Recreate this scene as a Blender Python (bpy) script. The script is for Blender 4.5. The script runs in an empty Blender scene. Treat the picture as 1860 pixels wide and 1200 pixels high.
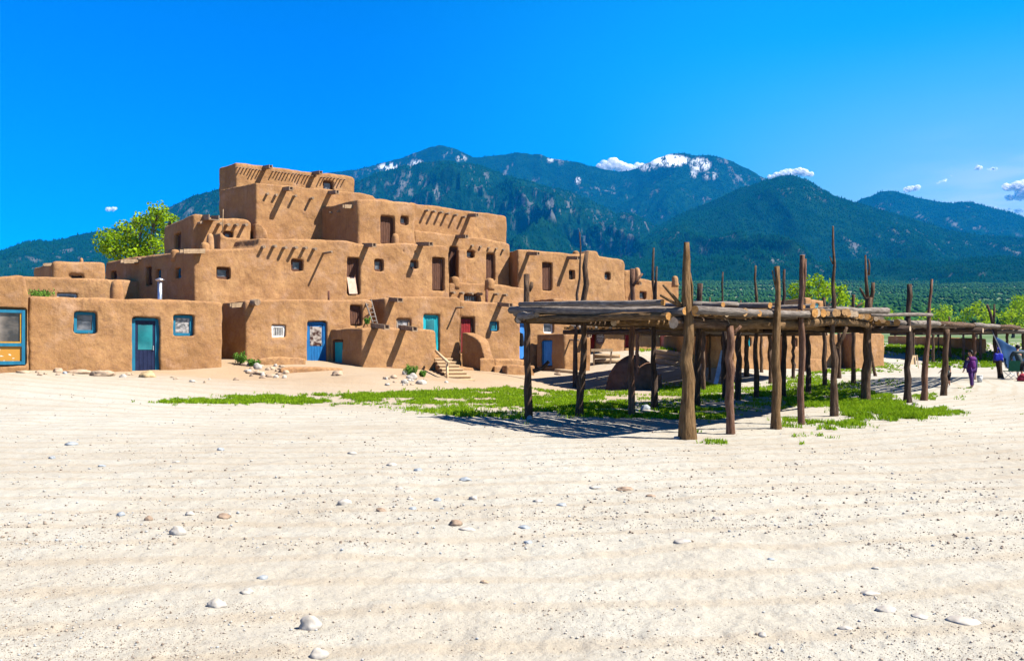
import bpy, bmesh, math, random
import numpy as np
from mathutils import Vector, Matrix
R_ = math.radians
random.seed(7); RNG = np.random.default_rng(11)
scn = bpy.context.scene
COL = scn.collection

# ------------------------------------------------------------------ camera, world, sun, exposure
EYE, F_PX, CX, HY = 1.65, 1600.0, 930.0, 637.0      # eye height, focal length in photo pixels, centre, horizon row
cam_d = bpy.data.cameras.new('camera'); cam = bpy.data.objects.new('camera', cam_d); COL.objects.link(cam)
cam.location = (0, 0, EYE); cam.rotation_euler = (R_(90), 0, 0)
cam_d.sensor_width = 36; cam_d.lens = F_PX/1860*36; cam_d.shift_y = (HY-600)/1860
cam_d.clip_start = 0.1; cam_d.clip_end = 60000
scn.camera = cam

SUN_TO = Vector((0.76, -0.206, 1.0)).normalized()     # towards the sun
SUN_EL = math.asin(SUN_TO.z); SUN_AZ = math.atan2(SUN_TO.x, SUN_TO.y)
w = bpy.data.worlds.new('World'); scn.world = w; w.use_nodes = True
nt = w.node_tree; nt.nodes.clear()
sky = nt.nodes.new('ShaderNodeTexSky'); sky.sky_type = 'NISHITA'; sky.sun_disc = False
sky.sun_elevation = SUN_EL; sky.sun_rotation = SUN_AZ
sky.altitude = 2100; sky.air_density = 0.9; sky.dust_density = 0.7; sky.ozone_density = 5.0
hs = nt.nodes.new('ShaderNodeHueSaturation'); hs.inputs['Saturation'].default_value = 1.7; hs.inputs['Hue'].default_value = 0.485
bg = nt.nodes.new('ShaderNodeBackground'); bg.inputs['Strength'].default_value = 0.055
wo = nt.nodes.new('ShaderNodeOutputWorld')
tn = nt.nodes.new('ShaderNodeMix'); tn.data_type = 'RGBA'; tn.blend_type = 'MULTIPLY'; tn.inputs[0].default_value = 1.0; tn.inputs[7].default_value = (0.03, 1.06, 1.78, 1)
nt.links.new(sky.outputs[0], hs.inputs['Color']); nt.links.new(hs.outputs[0], tn.inputs[6]); 
tc = nt.nodes.new('ShaderNodeTexCoord'); sp_ = nt.nodes.new('ShaderNodeSeparateXYZ'); nt.links.new(tc.outputs['Generated'], sp_.inputs[0])
def _mr(src, a, b):                                    # smooth ramp of one direction component
    n = nt.nodes.new('ShaderNodeMapRange'); n.interpolation_type = 'SMOOTHSTEP'; n.inputs[1].default_value = a; n.inputs[2].default_value = b; nt.links.new(src, n.inputs[0]); return n.outputs[0]
pm = nt.nodes.new('ShaderNodeMath'); pm.operation = 'MULTIPLY'
nt.links.new(_mr(sp_.outputs['Z'], 0.335, 0.07), pm.inputs[0]); nt.links.new(_mr(sp_.outputs['X'], 0.06, 0.50), pm.inputs[1])
cn = nt.nodes.new('ShaderNodeTexNoise'); cn.inputs['Scale'].default_value = 3.0; cn.inputs['Detail'].default_value = 5; cmap = nt.nodes.new('ShaderNodeMapping'); cmap.inputs['Scale'].default_value = (1, 1, 5); nt.links.new(tc.outputs['Generated'], cmap.inputs[0]); nt.links.new(cmap.outputs[0], cn.inputs['Vector'])
cm_ = nt.nodes.new('ShaderNodeMath'); cm_.operation = 'MULTIPLY'; nt.links.new(pm.outputs[0], cm_.inputs[0]); nt.links.new(_mr(cn.outputs['Fac'], 0.0, 0.52), cm_.inputs[1])   # thin bright veil of high haze towards the sun side
pl = nt.nodes.new('ShaderNodeMix'); pl.data_type = 'RGBA'; pl.inputs[7].default_value = (3.3, 5.6, 7.2, 1)
zd = nt.nodes.new('ShaderNodeMix'); zd.data_type = 'RGBA'; zd.blend_type = 'MULTIPLY'; zd.inputs[7].default_value = (0.32, 0.32, 0.36, 1)   # sky above the view darkened on purpose to cut fill light in shade
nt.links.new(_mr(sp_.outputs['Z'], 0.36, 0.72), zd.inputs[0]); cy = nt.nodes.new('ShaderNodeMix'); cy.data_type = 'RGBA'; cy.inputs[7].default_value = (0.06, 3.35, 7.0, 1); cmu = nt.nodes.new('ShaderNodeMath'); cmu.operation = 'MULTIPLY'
nt.links.new(_mr(sp_.outputs['Z'], 0.58, 0.20), cmu.inputs[0]); nt.links.new(_mr(sp_.outputs['X'], -0.22, 0.30), cmu.inputs[1])
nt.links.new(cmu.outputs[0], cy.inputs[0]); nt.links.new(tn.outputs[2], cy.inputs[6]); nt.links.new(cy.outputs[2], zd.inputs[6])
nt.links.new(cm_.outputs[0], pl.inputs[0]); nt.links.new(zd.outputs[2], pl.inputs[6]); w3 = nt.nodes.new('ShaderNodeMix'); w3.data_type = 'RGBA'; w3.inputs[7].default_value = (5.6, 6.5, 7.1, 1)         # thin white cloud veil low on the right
wm = nt.nodes.new('ShaderNodeMath'); wm.operation = 'MULTIPLY'; wm2 = nt.nodes.new('ShaderNodeMath'); wm2.operation = 'MULTIPLY'
nt.links.new(_mr(sp_.outputs['X'], 0.34, 0.56), wm.inputs[0]); nt.links.new(_mr(sp_.outputs['Z'], 0.24, 0.13), wm.inputs[1]); nt.links.new(wm.outputs[0], wm2.inputs[0])
cn2 = nt.nodes.new('ShaderNodeTexNoise'); cn2.inputs['Scale'].default_value = 7.0; cn2.inputs['Detail'].default_value = 6; nt.links.new(cmap.outputs[0], cn2.inputs['Vector']); nt.links.new(_mr(cn2.outputs['Fac'], 0.40, 0.66), wm2.inputs[1])
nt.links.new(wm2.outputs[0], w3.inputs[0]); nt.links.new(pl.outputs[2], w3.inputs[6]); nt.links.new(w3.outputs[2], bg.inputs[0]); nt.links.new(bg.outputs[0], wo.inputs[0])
sun_d = bpy.data.lights.new('sun', 'SUN'); sun_d.energy = 5.0; sun_d.angle = R_(0.53); sun_d.color = (1.0, 0.95, 0.86)
sun = bpy.data.objects.new('sun', sun_d); COL.objects.link(sun)
sun.rotation_euler = (-SUN_TO).to_track_quat('-Z', 'Y').to_euler()
scn.view_settings.view_transform = 'Standard'; scn.view_settings.look = 'None'
scn.view_settings.exposure = 1.4; scn.view_settings.gamma = 1.0
scn.render.engine = 'CYCLES'
scn.cycles.max_bounces = 6; scn.cycles.diffuse_bounces = 1; scn.cycles.volume_bounces = 2; scn.cycles.transparent_max_bounces = 32
scn.cycles.use_denoising = True

# ------------------------------------------------------------------ helpers
KQ = F_PX/1240.0                       # tables below give depth in units of metres/KQ
def P(px, q): return ((px-CX)/1240.0*q, q*KQ)
def Zq(py, q): return EYE + (HY-py)/1240.0*q
def P3(px, py, q): return Vector((*P(px, q), Zq(py, q)))
def pix(v): return (CX + F_PX*v[0]/v[1], HY - F_PX*(v[2]-EYE)/v[1])

def _h(ix, iy, s):
    n = (ix*374761393 + iy*668265263 + s*1442695041) & 0xffffffff
    n = ((n ^ (n >> 13))*1274126177) & 0xffffffff
    return ((n ^ (n >> 16)) & 0xffff)/65535.0
def vn(x, y, s=0):
    x = np.asarray(x, float); y = np.asarray(y, float)
    ix = np.floor(x).astype(np.int64); iy = np.floor(y).astype(np.int64)
    fx = x-ix; fy = y-iy
    fx = fx*fx*fx*(fx*(fx*6-15)+10); fy = fy*fy*fy*(fy*(fy*6-15)+10)
    a = _h(ix, iy, s); b = _h(ix+1, iy, s); c = _h(ix, iy+1, s); d = _h(ix+1, iy+1, s)
    return (a*(1-fx)+b*fx)*(1-fy) + (c*(1-fx)+d*fx)*fy
def fbm(x, y, s=0, o=4, g=0.5):
    t = 0; a = 1; n = 0
    for i in range(o):
        t = t + a*vn(x*2**i+17.3*i, y*2**i-9.1*i, s+i); n += a; a *= g
    return t/n                                            # 0..1
def ridged(x, y, s=0, o=4, g=0.5):
    t = 0; a = 1; n = 0
    for i in range(o):
        t = t + a*(1-np.abs(2*vn(x*2**i+5.7*i, y*2**i+3.3*i, s+i)-1)); n += a; a *= g
    return t/n
def sstep(a, b, x):
    t = np.clip((np.asarray(x, float)-a)/(b-a), 0, 1); return t*t*(3-2*t)

def np_mesh(name, V, F, mats=(), attrs=None, smooth=True, mi=None):
    """V (n,3), F (m,k) or list of arrays of different k"""
    Fs = F if isinstance(F, list) else [F]
    me = bpy.data.meshes.new(name)
    me.vertices.add(len(V)); me.vertices.foreach_set('co', np.asarray(V, np.float32).ravel())
    li = np.concatenate([f.ravel() for f in Fs]); cnt = np.concatenate([np.full(len(f), f.shape[1]) for f in Fs])
    me.loops.add(len(li)); me.loops.foreach_set('vertex_index', li.astype(np.int32))
    me.polygons.add(len(cnt)); st = np.concatenate([[0], np.cumsum(cnt)[:-1]])
    me.polygons.foreach_set('loop_start', st.astype(np.int32))
    me.polygons.foreach_set('use_smooth', np.full(len(cnt), smooth))
    if mi is not None: me.polygons.foreach_set('material_index', np.asarray(mi, np.int32))
    for m in mats: me.materials.append(m)
    for k, a in (attrs or {}).items():
        at = me.attributes.new(k, 'FLOAT', 'POINT'); at.data.foreach_set('value', np.asarray(a, np.float32))
    me.update(calc_edges=True); me.validate()
    return me
def grid_faces(nu, nv):
    i, j = np.meshgrid(np.arange(nv-1), np.arange(nu-1), indexing='ij')
    a = i*nu+j
    return np.stack([a, a+1, a+1+nu, a+nu], -1).reshape(-1, 4)

def tag(o, label=None, cat=None, group=None, kind=None):
    for k, v in (('label', label), ('category', cat), ('group', group), ('kind', kind)):
        if v: o[k] = v
    return o
def link(name, me, parent=None, loc=None):
    o = bpy.data.objects.new(name, me); COL.objects.link(o)
    if loc is not None: o.location = loc
    if parent is not None: o.parent = parent
    return o
def thing(name, label, cat, loc=(0, 0, 0), group=None, rz=0.0):
    o = bpy.data.objects.new(name, None); COL.objects.link(o); o.location = loc; o.rotation_euler = (0, 0, rz)
    o.empty_display_size = 0.2
    return tag(o, label, cat, group)
def local(me, root):
    """mesh built in world space -> space of an unrotated root"""
    me.transform(Matrix.Translation(-Vector(root.location))); return me
def part(name, me, root, label=None):
    """mesh in world space becomes a child of root (root unrotated, maybe itself a part with identity offset)"""
    r = root
    off = Vector((0, 0, 0))
    while r is not None: off += Vector(r.location); r = r.parent
    me.transform(Matrix.Translation(-off))
    o = link(name, me, root)
    if label: o['label'] = label
    return o
def bm_mesh(name, bm, mats, smooth=False):
    bmesh.ops.recalc_face_normals(bm, faces=bm.faces)
    me = bpy.data.meshes.new(name); bm.to_mesh(me); bm.free()
    for m in (mats if isinstance(mats, (list, tuple)) else [mats]): me.materials.append(m)
    if smooth: me.polygons.foreach_set('use_smooth', [True]*len(me.polygons))
    return me

# ------------------------------------------------------------------ materials
def nodes(name):
    m = bpy.data.materials.new(name); m.use_nodes = True
    t = m.node_tree; b = t.nodes['Principled BSDF']
    return m, t, b
def N(t, typ, **kw):
    n = t.nodes.new('ShaderNode'+typ)
    for k, v in kw.items():
        if k in n.inputs: n.inputs[k].default_value = v
        else: setattr(n, k, v)
    return n
def coords(t, scale=(1, 1, 1), kind='Position'):
    if kind == 'Position':
        src = N(t, 'NewGeometry').outputs['Position']
    else:
        src = N(t, 'TexCoord').outputs['Object']
    mp = N(t, 'Mapping'); mp.inputs['Scale'].default_value = scale
    t.links.new(src, mp.inputs['Vector']); return mp.outputs[0]
def ramp(t, fac, stops):
    r = N(t, 'ValToRGB'); e = r.color_ramp.elements
    while len(e) < len(stops): e.new(0.5)
    for i, (p, c) in enumerate(stops):
        e[i].position = p; e[i].color = (*c, 1) if len(c) == 3 else c
    t.links.new(fac, r.inputs[0]); return r.outputs[0]
def mix(t, fac, a, b, mode='MIX'):
    m = N(t, 'Mix', data_type='RGBA', blend_type=mode)
    for i, v in ((0, fac), (6, a), (7, b)):
        if hasattr(v, 'links'): t.links.new(v, m.inputs[i])
        elif i == 0: m.inputs[0].default_value = v
        else: m.inputs[i].default_value = (*v, 1)
    return m.outputs[2]
def noise(t, vec, scale, detail=4, rough=0.55, typ='Noise'):
    n = N(t, 'TexNoise', Scale=scale, Detail=detail, Roughness=rough); t.links.new(vec, n.inputs['Vector']); return n.outputs['Fac']
def bump(t, b, h, strength=0.4, dist=0.02, prev=None):
    n = N(t, 'Bump', Strength=strength, Distance=dist); t.links.new(h, n.inputs['Height'])
    if prev is not None: t.links.new(prev, n.inputs['Normal'])
    t.links.new(n.outputs[0], b.inputs['Normal']); return n.outputs[0]
def m_noise(name, c1, c2, scale=6, rough=0.85, bstr=0.3, bdist=0.01, stretch=(1, 1, 1), kind='Object', spec=0.2, metal=0.0, lo=0.35, hi=0.65):
    m, t, b = nodes(name)
    v = coords(t, stretch, kind)
    f = noise(t, v, scale, 5, 0.6)
    t.links.new(ramp(t, f, [(lo, c1), (hi, c2)]), b.inputs['Base Color'])
    b.inputs['Roughness'].default_value = rough; b.inputs['Metallic'].default_value = metal
    b.inputs['Specular IOR Level'].default_value = spec
    if bstr: bump(t, b, noise(t, v, scale*2.5, 4), bstr, bdist)
    return m
def attr(t, name):
    return N(t, 'Attribute', attribute_name=name).outputs['Fac']

def m_adobe():
    m, t, b = nodes('adobe_mud')
    v = coords(t)
    big = noise(t, v, 0.55, 4, 0.6); med = noise(t, v, 2.6, 5, 0.6); fine = noise(t, v, 34, 4, 0.7)
    c = ramp(t, big, [(0.30, (0.2287, 0.1185, 0.0499)), (0.50, (0.3004, 0.1634, 0.071)), (0.70, (0.3587, 0.2045, 0.0944))])
    c = mix(t, ramp(t, med, [(0.42, (0, 0, 0)), (0.66, (0.75, 0.75, 0.75))]), c, (0.2242, 0.1128, 0.0499))
    c = mix(t, ramp(t, fine, [(0.50, (0, 0, 0)), (0.75, (0.5, 0.5, 0.5))]), c, (0.4484, 0.2838, 0.1433))
    mot = noise(t, v, 9.0, 4, 0.7); c = mix(t, ramp(t, mot, [(0.50, (0, 0, 0)), (0.72, (0.6, 0.6, 0.6))]), c, (0.2042, 0.1073, 0.0622))
    pal = noise(t, v, 1.3, 5, 0.7); c = mix(t, ramp(t, pal, [(0.52, (0, 0, 0)), (0.74, (0.55, 0.55, 0.55))]), c, (0.4385, 0.2832, 0.1857))
    er = noise(t, v, 13.0, 4, 0.75); wr = mix(t, 1.0, ramp(t, er, [(0.47, (0, 0, 0)), (0.62, (0.8, 0.8, 0.8))]), attr(t, 'worn'), 'MULTIPLY'); c = mix(t, wr, c, (0.1621, 0.089, 0.0508))   # crumbling parapet edge
    # rain streaks and hairline cracks: stains with a shape of their own
    vs = coords(t, (3.2, 3.2, 0.35)); st = noise(t, vs, 1.6, 4, 0.65)
    c = mix(t, ramp(t, st, [(0.56, (0, 0, 0)), (0.74, (0.6, 0.6, 0.6))]), c, (0.1884, 0.0959, 0.0437))
    vo = N(t, 'TexVoronoi', feature='DISTANCE_TO_EDGE', Scale=0.75)
    wv = N(t, 'VectorMath', operation='ADD'); nz = N(t, 'TexNoise', Scale=2.2, Detail=4); t.links.new(v, nz.inputs['Vector'])
    sc = N(t, 'VectorMath', operation='SCALE'); sc.inputs['Scale'].default_value = 0.9
    t.links.new(nz.outputs['Color'], sc.inputs[0]); t.links.new(v, wv.inputs[0]); t.links.new(sc.outputs[0], wv.inputs[1]); t.links.new(wv.outputs[0], vo.inputs['Vector'])
    cr = ramp(t, vo.outputs['Distance'], [(0.0, (1, 1, 1)), (0.012, (0, 0, 0))])
    gate = ramp(t, noise(t, v, 0.35, 2), [(0.50, (0, 0, 0)), (0.60, (0.5, 0.5, 0.5))])
    cm = N(t, 'Mix', data_type='RGBA', blend_type='MULTIPLY'); cm.inputs[0].default_value = 1
    t.links.new(cr, cm.inputs[6]); t.links.new(gate, cm.inputs[7])
    c = mix(t, cm.outputs[2], c, (0.1296, 0.0696, 0.0419))
    t.links.new(c, b.inputs['Base Color']); b.inputs['Roughness'].default_value = 0.97; b.inputs['Specular IOR Level'].default_value = 0.08
    n1 = bump(t, b, noise(t, v, 3.2, 6, 0.55), 0.55, 0.07)
    n2 = bump(t, b, mot, 0.55, 0.03, n1); bump(t, b, fine, 0.7, 0.014, n2)
    return m
M = {}
M['adobe'] = m_adobe()

def m_ground():
    m, t, b = nodes('pale_dirt')
    v = coords(t)
    big = noise(t, v, 0.12, 5, 0.6); med = noise(t, v, 1.1, 6, 0.65); fine = noise(t, v, 45, 5, 0.7)
    c = ramp(t, big, [(0.32, (0.288, 0.2528, 0.2003)), (0.62, (0.3425, 0.3254, 0.2796))])
    c = mix(t, ramp(t, med, [(0.45, (0, 0, 0)), (0.70, (0.32, 0.32, 0.32))]), c, (0.3814, 0.3854, 0.3563))
    c = mix(t, ramp(t, fine, [(0.30, (0.55, 0.55, 0.55)), (0.46, (0, 0, 0))]), c, (0.2025, 0.1575, 0.1147))
    gr0 = noise(t, v, 7.0, 6, 0.75); c = mix(t, ramp(t, gr0, [(0.34, (0.32, 0.32, 0.32)), (0.46, (0, 0, 0))]), c, (0.244, 0.2067, 0.155))
    # faint wheel tracks sweeping across the plaza
    wv = N(t, 'TexWave', wave_type='RINGS', rings_direction='Z', Scale=0.42, Distortion=4.5, Detail=3); wv.inputs['Detail Scale'].default_value = 0.6
    mp = coords(t); off = N(t, 'VectorMath', operation='SUBTRACT'); off.inputs[1].default_value = (-6, 52, 0); t.links.new(mp, off.inputs[0]); t.links.new(off.outputs[0], wv.inputs['Vector'])
    tr = ramp(t, wv.outputs['Fac'], [(0.72, (0, 0, 0)), (0.95, (0.32, 0.32, 0.32))])
    c = mix(t, tr, c, (0.2725, 0.2121, 0.1424))
    # sparse dark grit
    vo = N(t, 'TexVoronoi', Scale=38); t.links.new(v, vo.inputs['Vector'])
    sp = ramp(t, vo.outputs['Distance'], [(0.12, (1, 1, 1)), (0.20, (0, 0, 0))])
    gate = ramp(t, noise(t, v, 1.7, 4), [(0.50, (0, 0, 0)), (0.62, (0.75, 0.75, 0.75))])
    gm = mix(t, 1.0, sp, gate, 'MULTIPLY')
    c = mix(t, gm, c, (0.2283, 0.174, 0.1283))
    # redder soil near the buildings (attribute), greener far away
    c = mix(t, attr(t, 'red'), c, (0.2958, 0.204, 0.1227))
    c = mix(t, attr(t, 'field'), c, (0.05, 0.11, 0.02))
    t.links.new(c, b.inputs['Base Color']); b.inputs['Roughness'].default_value = 0.95; b.inputs['Specular IOR Level'].default_value = 0.1
    grv = noise(t, v, 7.0, 6, 0.75); n1 = bump(t, b, med, 0.5, 0.05); n2 = bump(t, b, grv, 0.8, 0.035, n1); bump(t, b, fine, 0.5, 0.006, n2)
    return m
M['ground'] = m_ground()

def m_mountain(name, forest, forest2, rock):
    m, t, b = nodes(name)
    v = coords(t)
    f = noise(t, v, 0.012, 6, 0.7); g = noise(t, v, 0.05, 5, 0.7)
    c = ramp(t, f, [(0.38, forest), (0.62, forest2)])
    rk = ramp(t, g, [(0.35, tuple(x*0.6 for x in rock)), (0.65, rock)])
    c = mix(t, attr(t, 'rock'), c, rk)
    c = mix(t, attr(t, 'snow'), c, (0.80, 0.80, 0.80))
    t.links.new(c, b.inputs['Base Color']); b.inputs['Roughness'].default_value = 1.0; b.inputs['Specular IOR Level'].default_value = 0.0
    bump(t, b, g, 0.8, 9.0)
    return m
M['mount'] = m_mountain('mountain_slope', (0.001, 0.016, 0.010), (0.006, 0.034, 0.015), (0.16, 0.16, 0.16))
def m_tint(name, c1, c2, trans=0.0, rough=0.7, spec=0.0):
    m, t, b = nodes(name)
    t.links.new(mix(t, attr(t, 'tint'), c1, c2), b.inputs['Base Color'])
    b.inputs['Roughness'].default_value = rough; b.inputs['Specular IOR Level'].default_value = spec
    if trans:
        tr = N(t, 'BsdfTranslucent'); t.links.new(mix(t, attr(t, 'tint'), c1, c2), tr.inputs[0])
        ms = N(t, 'MixShader'); ms.inputs[0].default_value = trans
        t.links.new(b.outputs[0], ms.inputs[1]); t.links.new(tr.outputs[0], ms.inputs[2])
        t.links.new(ms.outputs[0], t.nodes['Material Output'].inputs[0])
    return m
M['conifer'] = m_tint('conifer_needles', (0.0008, 0.016, 0.008), (0.004, 0.038, 0.014))
M['pinyon'] = m_tint('pinyon_needles', (0.009, 0.040, 0.012), (0.036, 0.098, 0.026))
# ------------------------------------------------------------------ ground
FAR_Y = np.array([0, 60, 110, 180, 260, 500, 700, 1200, 2000, 3000, 9000.])
FAR_P = np.array([660, 645, 618, 611, 606, 590, 577, 552, 526, 508, 500.])
FAR_Z = EYE + (HY-FAR_P)/F_PX*FAR_Y
def far_z(y): return np.interp(y, FAR_Y, FAR_Z)
_ctl = []
for q in (-6, -1, 3, 6, 10, 14, 17.5):
    for x in (-30, -15, -7, 0, 7, 15, 30): _ctl.append((x, q*KQ, 0.0))
for (px, py, q) in [(-200, 664, 24), (0, 667, 24), (60, 669, 24), (150, 676, 24.2), (250, 681, 24.2), (400, 687, 24.2),
        (440, 668, 26.6), (592, 668, 27.6), (657, 683, 24.4), (793, 689, 25.8), (860, 692, 27.5), (900, 686, 30), (945, 682, 31.5), (1025, 671, 39),
        (400, 722, 20.5), (440, 686, 25.5), (475, 685, 25.6), (510, 684, 25.6), (560, 684.5, 25.6), (612, 684, 25.5), (700, 716, 22), (150, 716, 20), (900, 706, 25), (800, 740, 19.5),
        (1045, 704, 30.5), (1158, 709, 28.8), (1278, 712, 27.6), (1400, 697, 34), (1441, 688, 38), (1524, 687, 39), (1310, 681, 37), (1410, 672, 43),
        (1500, 668, 46), (1605, 666, 47), (1550, 697, 33), (1468, 717, 25.6), (1648, 731, 21.8), (1714, 718, 25.2), (1765, 705, 29.8),
        (1818, 688, 33.5), (1900, 690, 33), (1659, 661, 52), (1695, 660, 52), (1780, 655, 52), (1610, 639, 56), (1781, 634, 56), (1900, 652, 52),
        (1120, 634, 46), (1165, 632, 48), (1240, 637, 47), (1080, 640, 43), (1090, 676, 35), (1180, 664, 38)]:
    x, y = P(px, q); _ctl.append((x, y, Zq(py, q)))
for x in (-80, -50, -20): _ctl += [(x, 45, 1.25), (x, 75, 1.6)]
for x in (-80, -40, 0, 40, 80, 120): _ctl += [(x, 100, float(far_z(100))), (x, 130, float(far_z(130)))]
for x in (50, 75): _ctl += [(x, 20, 0.0), (x, 45, .35)]
for x in (-50, -75): _ctl += [(x, 10, 0.0), (x, 28, .9)]
_ctl = np.array(_ctl)
def _k(r): return np.sqrt(r*r+4.0)
_D = np.sqrt(((_ctl[:, None, :2]-_ctl[None, :, :2])**2).sum(-1))
_W = np.linalg.solve(_k(_D)+np.eye(len(_ctl))*-0.02, _ctl[:, 2])
def gz0(x, y):
    x = np.asarray(x, float); y = np.asarray(y, float); sh = x.shape; x = x.ravel(); y = y.ravel(); out = np.zeros(len(x))
    xc = np.clip(x, -75, 110); yc = np.clip(y, -8, 140)
    for a in range(0, len(x), 40000):
        b = slice(a, a+40000)
        out[b] = _k(np.sqrt((xc[b, None]-_ctl[None, :, 0])**2+(yc[b, None]-_ctl[None, :, 1])**2)) @ _W
    wf = sstep(85, 135, y)
    out = out*(1-wf) + far_z(np.maximum(y, 0))*wf
    return out.reshape(sh)
def micro(x, y):
    r = np.hypot(x, y)
    a = sstep(400, 20, r)
    z = (fbm(x*0.35, y*0.35, 3, 3)-0.5)*0.10 + (fbm(x*1.3, y*1.3, 8, 4, 0.6)-0.5)*0.038
    z = z + (fbm(x*6, y*6, 21, 4, 0.65)-0.5)*0.034*sstep(45, 10, r)
    t = np.hypot(x+6, y-52)                                # shallow ruts following the wheel tracks
    z = z + 0.010*sstep(.45, .7, fbm(x*.12, y*.3, 44, 2))*np.sin(t*3.4+3*fbm(x*.2, y*.2, 5, 2))*sstep(8, 14, y)*sstep(30, 20, y)
    far = sstep(200, 900, r)*(fbm(x/180, y/180, 31, 4)-0.5)*16
    return z*a + far
def gz(x, y): return gz0(x, y) + micro(np.asarray(x, float), np.asarray(y, float))
def gzs(x, y): return float(gz(np.array([x]), np.array([y]))[0])
def ground_hit(px, py):
    """ground points seen through pixels"""
    px = np.asarray(px, float); py = np.asarray(py, float)
    q = np.full(px.shape, 20.0)
    lo = np.full(px.shape, 2.0); hi = np.full(px.shape, 75.0)
    qs = np.linspace(2.0, 75, 240); found = np.zeros(px.shape, bool); res = np.full(px.shape, 75.0)
    prev = None
    for qq in qs:
        x = (px-CX)/1240*qq; zr = EYE+(HY-py)/1240*qq
        below = zr < gz0(x, np.full(px.shape, qq*KQ))
        new = below & ~found; res[new] = qq; found |= below
    lo = res-0.31; hi = res.copy()
    for _ in range(10):
        md = (lo+hi)/2; x = (px-CX)/1240*md
        bl = EYE+(HY-py)/1240*md < gz(x, md*KQ)
        hi = np.where(bl, md, hi); lo = np.where(bl, lo, md)
    return (px-CX)/1240*hi, hi*KQ, found

ang = np.concatenate([np.linspace(-180, -48, 50)[:-1], np.linspace(-48, 48, 860), np.linspace(48, 180, 50)[1:]])
rad = np.concatenate([np.geomspace(0.4, 3.2, 14)[:-1], np.geomspace(3.2, 34, 520)[:-1], np.geomspace(34, 120, 120)[:-1], np.geomspace(120, 9000, 110)])
A_, Rr = np.meshgrid(np.radians(ang), rad)
gx = Rr*np.sin(A_); gy = Rr*np.cos(A_)
gzv = gz(gx, gy)
red = sstep(22, 30, gy+0.25*gx*(gx < 0)) * sstep(95, 60, gy) * (0.55+0.5*fbm(gx*.3, gy*.3, 77, 3)) * sstep(14, -2, gx)
fieldm = np.clip(sstep(82, 105, gy+6*(fbm(gx*.1, gy*.1, 4, 3)-.5))*(0.35+1.0*fbm(gx*.05, gy*.16, 9, 3)), 0, 1)
V = np.stack([gx, gy, gzv], -1).reshape(-1, 3)
me = np_mesh('ground', V, grid_faces(len(ang), len(rad))[:, ::-1], [M['ground']], {'red': red.ravel(), 'field': fieldm.ravel()})
ground = tag(link('ground', me), 'pale sandy dirt plaza strewn with pebbles', 'ground', kind='structure')

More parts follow.
